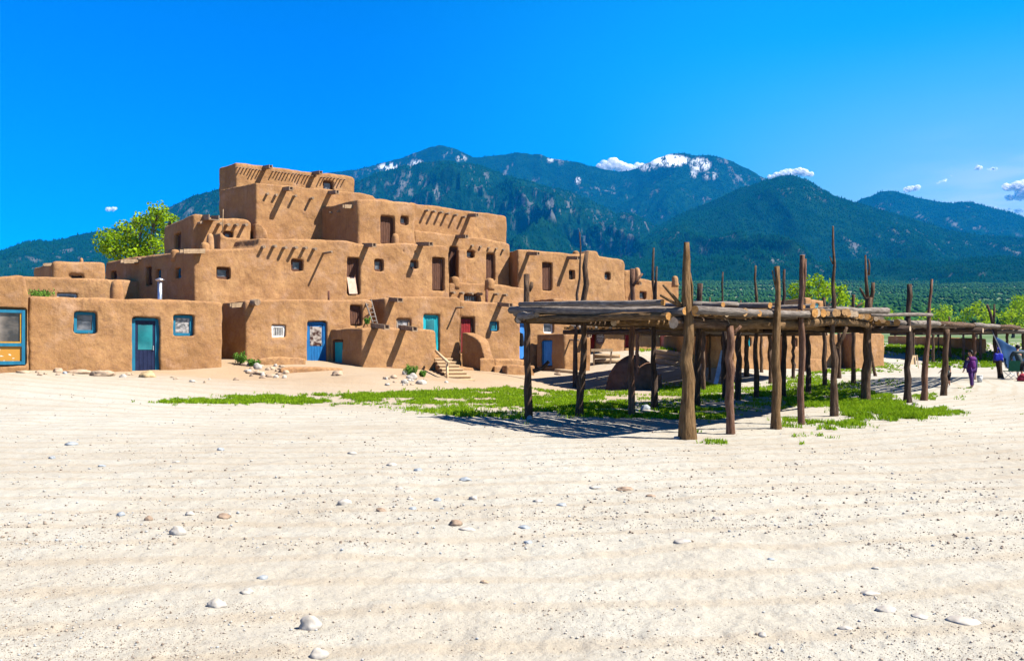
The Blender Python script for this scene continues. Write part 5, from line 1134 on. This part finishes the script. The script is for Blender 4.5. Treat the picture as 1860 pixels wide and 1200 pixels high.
def tree(label, q, clumps, basepx, size, n_per, mat='leaf', seed=1, trunk_w=.35, group='bright green trees', depth=.8):
    rs = random.Random(seed); bx_, y_ = P(basepx, q); bz = float(gz0(np.array([bx_]), np.array([y_]))[0])
    rt = thing('tree', label, 'tree', (bx_, y_, bz), group); C = []
    for (px, py, r) in clumps:
        rr = r/1240*q; c = P3(px, py, q); c.y += rs.uniform(-1, 1)*rr*depth*2.0; C.append((tuple(c), rr))
    part('crown', leaves('crown', C, size, n_per, mat, seed), rt)
    bm = bmesh.new(); b0 = Vector((bx_, y_, bz)); zlow = min(c[0][2]-c[1] for c in C); fk = b0.lerp(Vector(C[0][0]), 0); fk.z = bz+max(.9, (zlow-bz)*.9)
    tube(bm, [b0-UP*.3, b0+UP*.1, b0.lerp(fk, .5)+Vector((.06, 0, 0)), fk], [trunk_w*1.3, trunk_w, trunk_w*.8, trunk_w*.7], 9, wob=.1, seed=seed)
    for (c, r) in C:
        c = Vector(c); md = fk.lerp(c, .5)+Vector((rs.uniform(-.3, .3), rs.uniform(-.3, .3), -.15*r)); tube(bm, [fk, md, c], [trunk_w*.45, trunk_w*.28, trunk_w*.08], 6)
        for _ in range(5):
            e = c+Vector((rs.uniform(-1, 1), rs.uniform(-1, 1), rs.uniform(-.4, 1)))*r*.9; s = md.lerp(c, rs.uniform(.3, 1)); tube(bm, [s, s.lerp(e, .5)+UP*.05*r, e], [trunk_w*.12, trunk_w*.08, trunk_w*.03], 5)
    part('trunk', bm_mesh('trunk', bm, M['trunk'], True), rt)
    return rt
tree('tall bright green cottonwood rising behind the second storey flank', 62, [(203, 440, 24), (228, 420, 24), (222, 452, 30), (258, 440, 26), (282, 400, 24), (298, 390, 20), (268, 406, 17), (302, 420, 22), (258, 464, 26), (292, 448, 22), (188, 452, 14), (314, 399, 10), (240, 400, 8)], 250, .30, 230, 'leaf', 3, .4)
tree('round bright green tree behind the distant upper adobe house', 74, [(1446, 526, 15), (1470, 515, 17), (1490, 510, 14), (1512, 522, 16), (1532, 527, 13), (1450, 544, 13), (1522, 546, 15), (1495, 532, 17), (1538, 543, 10), (1470, 535, 14)], 1492, .30, 190, 'leaf', 5, .35)
tree('airy pale green tree between the leaning roof poles and the twin topped pole', 120, [(1690, 574, 15), (1708, 568, 16), (1720, 578, 14), (1702, 585, 15), (1672, 584, 12), (1735, 588, 11)], 1704, .38, 85, 'leaf_pale', 7, .25)
tree('airy pale green tree with dark forked trunk left of the twin topped pole', 112, [(1757, 570, 14), (1772, 562, 15), (1788, 570, 13), (1750, 582, 11), (1776, 580, 14), (1797, 584, 9)], 1773, .38, 95, 'leaf_pale', 9, .3)
tree('low pale green tree right of the twin topped pole', 112, [(1822, 576, 12), (1838, 568, 13), (1852, 578, 14), (1826, 588, 11), (1850, 592, 12), (1866, 572, 14)], 1840, .38, 100, 'leaf_pale', 11, .3)
tree('tall domed yellow green tree at the right edge', 150, [(1842, 557, 12), (1858, 548, 14), (1876, 546, 16), (1892, 556, 16), (1864, 560, 13)], 1868, .44, 110, 'leaf', 13, .35)
tree('small green bush like tree right of the distant adobe house', 82, [(1556, 546, 8), (1563, 552, 9), (1546, 553, 7)], 1556, .3, 120, 'leaf_pale', 15, .15)
tree('low green tree half hidden by the ramada roof poles', 118, [(1618, 570, 8), (1630, 576, 9), (1642, 582, 9), (1606, 578, 7)], 1626, .36, 90, 'leaf_pale', 17, .2)
def weed(label, px, py, q, h, w_, seed, z=None, mat='sprig', name='weed'):
    c = P3(px, py, q)
    if z is None: c.z = gzs(c.x, c.y)
    rt = thing(name, label, 'plant', c); rs = random.Random(seed); bm = bmesh.new(); tips = []
    for i in range(7):
        e = c+Vector((rs.uniform(-1, 1)*w_*.5, rs.uniform(-1, 1)*w_*.5, h*rs.uniform(.55, 1))); tube(bm, [c-UP*.05, c.lerp(e, .5)+UP*.04, e], [.008, .006, .003], 5); tips += [e, c.lerp(e, .7), c.lerp(e, .45)]
    part('stems', bm_mesh('stems', bm, M['trunk']), rt)
    part('leaves', leaves('leaves', [(tuple(t_), w_*.22) for t_ in tips], .07, 32/(w_*.22)**2, mat, seed), rt)
weed('leafy green plant at the corner of the rubble heap', 437, 677, 27.2, .42, .55, 1); weed('small green sprig among the stones of the rubble heap', 458, 676, 27.0, .25, .4, 2)
weed('green tuft among the white stones before the front room', 748, 692, 26.5, .38, .5, 3); weed('spiky weed growing on the front room roof below the ladder', 667, 591, 29.2, .36, .22, 4, 1)
weed('low dry green grass on the roof of the long house', 72, 540, 26.3, .20, .8, 5, 1); weed('green weed beside the foot of the stairs', 770, 694, 26.8, .2, .3, 7)

# ------------------------------------------------------------------ people and their things
def skin(name, pts, edges, mat, sub=2):
    me = bpy.data.meshes.new(name); me.from_pydata([p[0] for p in pts], edges, []); o = bpy.data.objects.new('tmp', me); COL.objects.link(o)
    sk = o.modifiers.new('s', 'SKIN'); sk.use_smooth_shade = True
    for i, p in enumerate(pts):
        r = p[1]; sv_ = me.skin_vertices[0].data[i]; sv_.radius = r if hasattr(r, '__len__') else (r, r); sv_.use_root = (i == 0)
    s = o.modifiers.new('u', 'SUBSURF'); s.levels = s.render_levels = sub
    ev = o.evaluated_get(bpy.context.evaluated_depsgraph_get()); out = bpy.data.meshes.new_from_object(ev); bpy.data.objects.remove(o)
    out.materials.clear(); out.materials.append(M[mat]); out.polygons.foreach_set('use_smooth', [True]*len(out.polygons)); return out
def flat(name, col, rough=.8):
    M[name] = m_noise(name, tuple(c*.8 for c in col), col, 12, rough, .15, .005); return name
flat('skin', (.42, .22, .14), .6); flat('hair_black', (.012, .009, .008), .5); flat('purple_knit', (.10, .012, .13)); flat('navy_cloth', (.018, .014, .075)); flat('violet_trousers', (.060, .018, .115))
flat('dark_shoe', (.03, .015, .03)); flat('teal_cloth', (.012, .065, .070)); flat('black_cloth', (.010, .010, .012)); flat('grey_green_cloth', (.045, .065, .068)); flat('white_stripe', (.6, .55, .65)); flat('white_plastic', (.55, .55, .54), .5)
flat('blue_tarp', (.006, .038, .115), .6); flat('bag_blue', (.010, .018, .36), .6); flat('chair_green', (.010, .085, .045)); flat('red_cloth', (.28, .02, .045)); flat('pink_cloth', (.42, .16, .18))
def person(label, px, py, q, H, J, cloth):
    """J: joints in units of body height, x sideways in the picture, y away, z up"""
    o = P3(px, py, q); o.z = gzs(o.x, o.y)
    rt = thing('person', label, 'person', o, 'people on the plaza' if False else None)
    def g(n): return o+Vector(J[n])*H
    pts, ed, ix = [], [], {}
    def ad(n, r, par=None, pos=None):
        ix[n] = len(pts); pts.append((tuple(pos if pos is not None else g(n)), (r[0]*H, r[1]*H) if hasattr(r, '__len__') else r*H))
        if par is not None: ed.append((ix[par], ix[n]))
    ad('pelvis', (.088, .066)); ad('belly', (.084, .066), 'pelvis'); ad('chest', (.092, .066), 'belly'); ad('neck0', .036, 'chest'); ad('neck1', .031, 'neck0'); ad('head0', (.040, .048), 'neck1'); ad('head1', (.046, .056), 'head0'); ad('head2', (.036, .044), 'head1')
    for s in 'lr':
        ad(s+'sh', .036, 'chest'); ad(s+'el', .025, s+'sh'); ad(s+'wr', .016, s+'el'); w0, e0 = g(s+'wr'), g(s+'el'); d = (w0-e0).normalized(); ad(s+'palm', (.022, .011), s+'wr', w0+d*.04*H)
        sd = d.cross(Vector((0, 1, 0))).normalized()
        for k_ in range(4): ad(s+'f%d' % k_, .0062, s+'palm', w0+d*(.098+.008*(k_ in (1, 2)))*H+sd*(.010*(k_-1.5))*H+Vector((0, .012*H, 0)))
        ad(s+'th', .0065, s+'wr', w0+d*.055*H+sd*.028*H)
        ad(s+'hip', .058, 'pelvis'); ad(s+'kn', .036, s+'hip'); ad(s+'an', .023, s+'kn'); ad(s+'toe', (.020, .014), s+'an')
    part('body', skin('body', pts, ed, 'skin'), rt)
    h1 = g('head1'); fd = Vector(J['face']); rt_ = fd.cross(UP).normalized()
    bm = bmesh.new()
    for s in (-1, 1):
        bmesh.ops.create_icosphere(bm, subdivisions=1, radius=.006*H, matrix=Matrix.Translation(h1+fd*.054*H+rt_*s*.02*H+UP*.002*H))
    part('eyes', bm_mesh('eyes', bm, M['hair_black'], True), rt)
    bm = bmesh.new(); tube(bm, [h1+fd*.050*H+UP*.004*H, h1+fd*.066*H-UP*.018*H, h1+fd*.052*H-UP*.022*H], [.005*H, .010*H, .006*H], 6); part('nose', bm_mesh('nose', bm, M['skin'], True), rt)
    for (nm, mat, rows) in cloth:
        pts2, ed2, ix2 = [], [], {}
        for (a, r, par) in rows:
            base_n, _, t_ = a.partition('>'); pos = g(base_n) if not t_ else g(base_n).lerp(g(t_.split('@')[0]), float(t_.split('@')[1]))
            ix2[a] = len(pts2); pts2.append((tuple(pos), (r[0]*H, r[1]*H) if hasattr(r, '__len__') else r*H))
            if par: ed2.append((ix2[par], ix2[a]))
        part(nm, skin(nm, pts2, ed2, mat), rt)
    bm = bmesh.new(); bmesh.ops.create_icosphere(bm, subdivisions=3, radius=1)
    for v in bm.verts:
        p = v.co.copy(); fz = p.dot(fd); k_ = .066 if fz < .35 else .045; p = Vector((p.x*k_, p.y*k_, p.z*.066)); v.co = h1-fd*.012*H+UP*.018*H+p*H
    bmesh.ops.delete(bm, geom=[v for v in bm.verts if (v.co-h1).dot(fd) > .030*H and v.co.z < h1.z+.030*H], context='VERTS')
    part('hair', bm_mesh('hair', bm, M['hair_black'], True), rt)
    return rt, g
TR = lambda r=.062, k=.045, a=.036, e=.93: [('pelvis', (.098, .075), None), ('lhip', r+.008, 'pelvis'), ('lhip>lkn@.5', r, 'lhip'), ('lkn', k, 'lhip>lkn@.5'), ('lkn>lan@%s' % e, a, 'lkn'), ('rhip', r+.008, 'pelvis'), ('rhip>rkn@.5', r, 'rhip'), ('rkn', k, 'rhip>rkn@.5'), ('rkn>ran@%s' % e, a, 'rkn')]
SHOE = lambda s: [(s+'an', .026, None), (s+'an>'+s+'toe@.5', (.028, .020), s+'an'), (s+'toe', (.026, .017), s+'an>'+s+'toe@.5')]
JW = dict(pelvis=(.0, 0, .50), belly=(-.01, 0, .60), chest=(-.015, 0, .74), neck0=(-.025, 0, .825), neck1=(-.035, -.005, .865), head0=(-.05, -.01, .895), head1=(-.048, -.01, .935), head2=(-.04, -.005, .97), face=(-.94, -.34, 0),
          lsh=(-.115, -.01, .795), lel=(-.165, -.02, .645), lwr=(-.215, -.03, .515), rsh=(.095, .02, .795), rel=(.125, .04, .64), rwr=(.115, .0, .50),
          lhip=(-.050, -.01, .49), lkn=(-.055, -.07, .275), lan=(-.015, -.02, .045), ltoe=(-.085, -.05, .018), rhip=(.050, .01, .49), rkn=(.025, .02, .27), ran=(.065, .07, .05), rtoe=(.0, .06, .018))
rt, g = person('woman in purple top and open navy jacket walking left across the plaza', 1765, 705, 29.8, 1.64, JW,
    [('trousers', 'violet_trousers', TR()), ('shirt', 'purple_knit', [('pelvis', (.130, .105), None), ('belly', (.132, .112), 'pelvis'), ('chest', (.132, .105), 'belly'), ('chest>neck0@.65', (.110, .090), 'chest'), ('neck0', (.056, .054), 'chest>neck0@.65'), ('lsh', .066, 'chest>neck0@.65'), ('rsh', .066, 'chest>neck0@.65')]),
     ('jacket', 'navy_cloth', [('rel>rsh@0.5', .055, None), ('rsh', .070, 'rel>rsh@0.5'), ('rsh>pelvis@.45', (.075, .115), 'rsh'), ('rhip>rsh@.15', (.075, .118), 'rsh>pelvis@.45'), ('rel', .050, 'rel>rsh@0.5'), ('rwr', .042, 'rel')]),
     ('sleeve', 'navy_cloth', [('lsh', .068, None), ('lsh>lel@.5', .056, 'lsh'), ('lel', .056, 'lsh>lel@.5'), ('lwr', .050, 'lel'), ('lsh>pelvis@.4', (.036, .10), 'lsh')]),
     ('shoe', 'dark_shoe', SHOE('l')), ('shoe', 'dark_shoe', SHOE('r'))])
bm = bmesh.new(); a, b_, c_ = g('rhip')+Vector((.05, -.10, 0)), g('rkn')+Vector((.03, -.075, 0)), g('ran')+Vector((.0, -.06, .03)); tube(bm, [a, b_, c_], .008, 5); part('trouser_stripe', bm_mesh('trouser_stripe', bm, M['white_stripe']), rt)
JC = dict(JW); JC.update(lwr=(-.28, -.03, .60), lel=(-.19, -.02, .68), lsh=(-.105, -.01, .78), rsh=(.085, .02, .78), ran=(.10, .03, .05), rtoe=(.05, .0, .018), rkn=(.06, .0, .27), lkn=(-.09, -.02, .27), lan=(-.10, -.04, .05), ltoe=(-.16, -.05, .02))
person('child in dark teal top and black shorts half hidden by a ramada post', 1721, 702, 30.5, 1.18, JC,
    [('shorts', 'black_cloth', TR(.072, .055, .05, .12)), ('top', 'teal_cloth', [('pelvis', (.10, .08), None), ('belly', (.098, .076), 'pelvis'), ('chest', (.105, .078), 'belly'), ('chest>neck0@.65', (.085, .07), 'chest'), ('neck0', .05, 'chest>neck0@.65'), ('rsh', .052, 'chest>neck0@.65'), ('rsh>rel@.6', .044, 'rsh'), ('lsh', .052, 'chest>neck0@.65'), ('lsh>lel@.8', .044, 'lsh')]),
     ('shoe', 'white_plastic', SHOE('l')), ('shoe', 'white_plastic', SHOE('r'))])
JS = dict(JW); JS.update(pelvis=(0, 0, .47), belly=(-.02, .02, .57), chest=(-.05, .05, .72), neck0=(-.03, .09, .80), neck1=(-.01, .11, .84), head0=(.0, .13, .88), head1=(.0, .14, .92), head2=(.0, .13, .955), face=(-.2, .98, 0), lsh=(-.16, .04, .77), rsh=(.10, .07, .77), lel=(-.20, .12, .63), lwr=(-.12, .22, .58), rel=(.15, .12, .62), rwr=(.10, .22, .56),
          lhip=(-.055, 0, .46), rhip=(.055, 0, .46), lkn=(-.06, .03, .26), lan=(-.06, -.02, .05), ltoe=(-.08, .07, .02), rkn=(.06, .03, .26), ran=(.06, -.02, .05), rtoe=(.06, .07, .02))
person('person seen from behind in grey green jacket standing by the blue cloth', 1853, 691, 33.2, 1.70, JS,
    [('shorts', 'black_cloth', TR(.075, .062, .055, .12)), ('jacket', 'grey_green_cloth', [('pelvis', (.105, .085), None), ('belly', (.115, .09), 'pelvis'), ('chest', (.125, .09), 'belly'), ('chest>neck0@.65', (.105, .085), 'chest'), ('neck0', .056, 'chest>neck0@.65'), ('rsh', .064, 'chest>neck0@.65'), ('rel', .048, 'rsh'), ('rwr', .038, 'rel'), ('lsh', .064, 'chest>neck0@.65'), ('lel', .046, 'lsh'), ('lwr', .036, 'lel')]),
     ('shoe', 'pink_cloth', SHOE('l')), ('shoe', 'pink_cloth', SHOE('r'))])

def cloth_sheet(name, corners, mat, root, nu=18, nv=14, sag=.12, fold=.06, th=.012, seed=1):
    A_, B_, C_, D_ = corners; bm = bmesh.new(); vs = []
    for j in range(nv):
        for i in range(nu):
            s, r = i/(nu-1), j/(nv-1); p = A_.lerp(B_, s).lerp(D_.lerp(C_, s), r)
            p.z -= sag*4*s*(1-s)*(1-r*.6); p.y += fold*math.sin(s*17+r*3+seed)*(.4+r)-.5*fold*math.sin(r*11+s*5); vs.append(bm.verts.new(p))
    for j in range(nv-1):
        for i in range(nu-1): bm.faces.new([vs[j*nu+i], vs[j*nu+i+1], vs[(j+1)*nu+i+1], vs[(j+1)*nu+i]])
    bmesh.ops.recalc_face_normals(bm, faces=bm.faces); bmesh.ops.solidify(bm, geom=bm.faces, thickness=th)
    return bm_mesh(name, bm, M[mat], True)
tb = thing('tarp', 'blue cloth tied to the twin topped ramada post and sagging down to the right', 'tarp', wg(1832, 33.8, 0), None)
part('cloth', cloth_sheet('cloth', (W(1805, 33.4, Zq(608, 33.4)), W(1866, 34.2, Zq(638, 34.2)), W(1866, 34.0, Zq(676, 34.0)), W(1826, 33.6, Zq(668, 33.6))), 'blue_tarp', tb, sag=.10), tb)
bm = bmesh.new(); tube(bm, [W(1802, 33.6, Zq(600, 33.6)), W(1805, 33.4, Zq(608, 33.4)), W(1816, 33.38, Zq(632, 33.4)), W(1827, 33.55, Zq(668, 33.6))], .022, 7); part('hem', bm_mesh('hem', bm, M['white_plastic']), tb)
bg_ = thing('bag', 'bright blue cloth bag hanging from the twin topped ramada post', 'bag', W(1813, 33.0, Zq(646, 33)))
c = W(1813.5, 33.0, Zq(648, 33.0)); bm = bmesh.new(); bmesh.ops.create_cube(bm, size=1)
bmesh.ops.subdivide_edges(bm, edges=bm.edges, cuts=6, use_grid_fill=True)
for v in bm.verts:
    p = v.co; k_ = 1-.25*(p.z+.5); pu = 1-1.2*(abs(p.z)**3); v.co = c+Vector((p.x*.40*(1-.1*(p.z+.5)), p.y*.16*pu*k_+.015*math.sin(p.x*19+p.z*7), p.z*.34+.02*math.sin(p.x*9)))
part('sack', bm_mesh('sack', bm, M['bag_blue'], True), bg_)
bm = bmesh.new()
for dx in (-.1, .1): tube(bm, [c+Vector((dx, 0, .15)), c+Vector((dx*.5, -.02, .36)), c+Vector((0, .02, .46))], .014, 6)
part('handles', bm_mesh('handles', bm, M['bag_blue']), bg_)
ch = thing('camp_chair', 'dark green folding camp chair with crossed legs under the blue cloth', 'chair', wg(1836, 33.0, 0)); cb = wg(1836, 33.0, 0)
bm = bmesh.new(); bx(bm, cb+Vector((-.25, -.22, .40)), Vector((.5, 0, 0)), Vector((0, .45, 0)), Vector((0, 0, .03))); part('seat', bm_mesh('seat', bm, M['chair_green']), ch)
bm = bmesh.new(); bx(bm, cb+Vector((-.27, -.24, .40)), Vector((.54, 0, 0)), Vector((0, -.03, 0)), Vector((0, -.10, .52))); part('backrest', bm_mesh('backrest', bm, M['chair_green']), ch)
for (a, b_) in (((-.25, -.24, 0), (.25, -.24, .42)), ((.25, -.24, 0), (-.25, -.24, .42)), ((-.25, .22, 0), (.25, .22, .42)), ((.25, .22, 0), (-.25, .22, .42))):
    bm = bmesh.new(); tube(bm, [cb+Vector(a), cb+Vector(b_)], .014, 6); part('leg', bm_mesh('leg', bm, M['metal']), ch)
bk = thing('bucket', 'small white plastic bucket standing behind the woman in purple', 'bucket', wg(1779.5, 32.0, 0)); c = wg(1779.5, 32.0, 0)
bm = bmesh.new(); tube(bm, [c, c+UP*.30], [.10, .13], 16); part('pail', bm_mesh('pail', bm, M['white_plastic'], False), bk)
bm = bmesh.new(); tube(bm, [c+UP*.30, c+UP*.32], [.14, .14], 16); part('lid', bm_mesh('lid', bm, M['white_plastic']), bk)
sx = thing('sack', 'crumpled red cloth sack on the ground at the right edge', 'sack', wg(1858, 32.2, 0)); c = wg(1858, 32.2, 0)
part('cloth', (lambda me: (me.transform(Matrix.Translation(c+UP*.12)), me)[1])(stone_mesh(.5, .4, .32, 'red_cloth', 77)), sx)
ja = thing('jacket', 'black jacket hanging beside the half hidden bright blue door', 'jacket', W(946, 36.2, Zq(602, 36.2)))
o_ = W(946.5, 35.9, Zq(602, 35.9)); part('cloth', skin('cloth', [(tuple(o_), (.10, .05)), (tuple(o_+Vector((.0, .02, -.35))), (.15, .06)), (tuple(o_+Vector((.02, .02, -.8))), (.13, .05)), (tuple(o_+Vector((-.16, 0, -.12))), .06), (tuple(o_+Vector((-.20, 0, -.72))), .05)], [(0, 1), (1, 2), (0, 3), (3, 4)], 'black_cloth'), ja)
es = thing('easel_board', 'pale folding board standing on the far plaza between ramada posts', 'board', wg(1660, 46, 0)); c = wg(1660, 46, 0)
bm = bmesh.new(); bx(bm, c+Vector((-.3, 0, .25)), Vector((.5, .1, 0)), Vector((0, .03, 0)), Vector((.05, .1, .62))); part('panel', bm_mesh('panel', bm, M['new_wood']), es)
for dx in (-.3, .28):
    bm = bmesh.new(); bx(bm, c+Vector((dx, -.05, 0)), Vector((.05, 0, 0)), Vector((0, .05, 0)), Vector((-dx*.2, .12, .9))); part('leg', bm_mesh('leg', bm, M['new_wood']), es)

# ------------------------------------------------------------------ clouds, far beyond the mountains
def cloud(label, puffs, dens, Y=10500., flat_=.8):
    def wpt(px, py): return Vector(((px-CX)/F_PX*Y, Y, EYE+(HY-py)/F_PX*Y))
    bm = bmesh.new(); rs = random.Random(int(puffs[0][0])); c0 = wpt(*puffs[0][:2])
    for (px, py, r) in puffs:
        c = wpt(px, py); R = r/F_PX*Y
        for k_ in range(20):
            o = Vector((rs.uniform(-1, 1), rs.uniform(-.8, .8), rs.uniform(-.45, .5)))*R*.7; rr = R*rs.uniform(.34, .66)
            bmesh.ops.create_icosphere(bm, subdivisions=2, radius=rr, matrix=Matrix.Translation(c-c0+o))
    me = bpy.data.meshes.new('cloud'); bm.to_mesh(me); bm.free()
    me.polygons.foreach_set('use_smooth', [True]*len(me.polygons))
    m = bpy.data.materials.new('cloud_vapour'); m.use_nodes = True; t = m.node_tree; t.nodes.clear()
    df = N(t, 'BsdfDiffuse'); df.inputs[0].default_value = (1, 1, 1, 1); tl = N(t, 'BsdfTranslucent'); tl.inputs[0].default_value = (1, 1, 1, 1); tp_ = N(t, 'BsdfTransparent')
    m1 = N(t, 'MixShader'); m1.inputs[0].default_value = .62; t.links.new(df.outputs[0], m1.inputs[1]); t.links.new(tl.outputs[0], m1.inputs[2])
    m2 = N(t, 'MixShader'); v = coords(t, (1, 1, 1), 'Object'); lo = min(.62, .15+.011/dens*.5)
    t.links.new(ramp(t, noise(t, v, .02, 5, .65), [(max(lo-.10, 0), (.0, .0, .0)), (lo+.22, (.42, .42, .42))]), m2.inputs[0]); t.links.new(tp_.outputs[0], m2.inputs[1]); t.links.new(m1.outputs[0], m2.inputs[2])
    mo = t.nodes.new('ShaderNodeOutputMaterial'); t.links.new(m2.outputs[0], mo.inputs['Surface']); me.materials.clear(); me.materials.append(m)
    return tag(link('cloud', me, None, c0), label, 'cloud', 'small white clouds beyond the mountains')
cloud('bright white cloud resting in the saddle left of the snowy summit', [(1104, 304, 15), (1120, 299, 15), (1112, 294, 9), (1142, 307, 13), (1162, 304, 11), (1090, 305, 8)], .03)
cloud('long white cloud just above the broad right hill', [(1400, 322, 6), (1412, 318, 8), (1425, 315, 9), (1437, 314, 9), (1449, 313, 9), (1460, 314, 9), (1471, 317, 6)], .03)
cloud('little white cloud above the left flank of the far right mountain', [(1650, 344, 7), (1662, 342, 7)], .025)
cloud('thin wispy cloud above the far right mountain', [(1705, 331, 4), (1715, 327, 5), (1727, 320, 3)], .008)
cloud('small round white cloud high at the right', [(1777, 305, 6)], .022)
cloud('faint small cloud right of the small round one', [(1800, 306, 5), (1806, 308, 5)], .007)
cloud('largest bright cloud at the right edge of the sky', [(1832, 340, 10), (1848, 337, 12), (1862, 344, 16), (1852, 356, 11), (1834, 360, 7), (1878, 352, 16)], .025)
cloud('tiny white cloud alone in the left sky', [(197, 381, 5), (207, 380.5, 5)], .02)
cloud('low white bank of cloud touching the far right slope', [(1806, 378, 6), (1830, 382, 8), (1850, 386, 10), (1872, 390, 12)], .012)
# ------------------------------------------------------------------ haze: one closed box of thin even air round the camera and the whole scene
HZ = (-7500, 7500, -60, 9300, -30, 2150)
bm = bmesh.new(); bmesh.ops.create_cube(bm, size=1.0)
for v in bm.verts:
    v.co = Vector(((HZ[0]+HZ[1])/2+v.co.x*(HZ[1]-HZ[0]), (HZ[2]+HZ[3])/2+v.co.y*(HZ[3]-HZ[2]), (HZ[4]+HZ[5])/2+v.co.z*(HZ[5]-HZ[4])))
m = bpy.data.materials.new('thin_air'); m.use_nodes = True; t = m.node_tree; t.nodes.clear()
pv = t.nodes.new('ShaderNodeVolumePrincipled'); pv.inputs['Density'].default_value = 4.2e-5; pv.inputs['Color'].default_value = (0.005, 0.34, 1.0, 1); pv.inputs['Anisotropy'].default_value = 0.0
mo = t.nodes.new('ShaderNodeOutputMaterial'); t.links.new(pv.outputs[0], mo.inputs['Volume'])
haze = tag(link('haze', bm_mesh('haze', bm, m)), 'thin blue air between the viewer and the mountains', 'haze', kind='stuff')
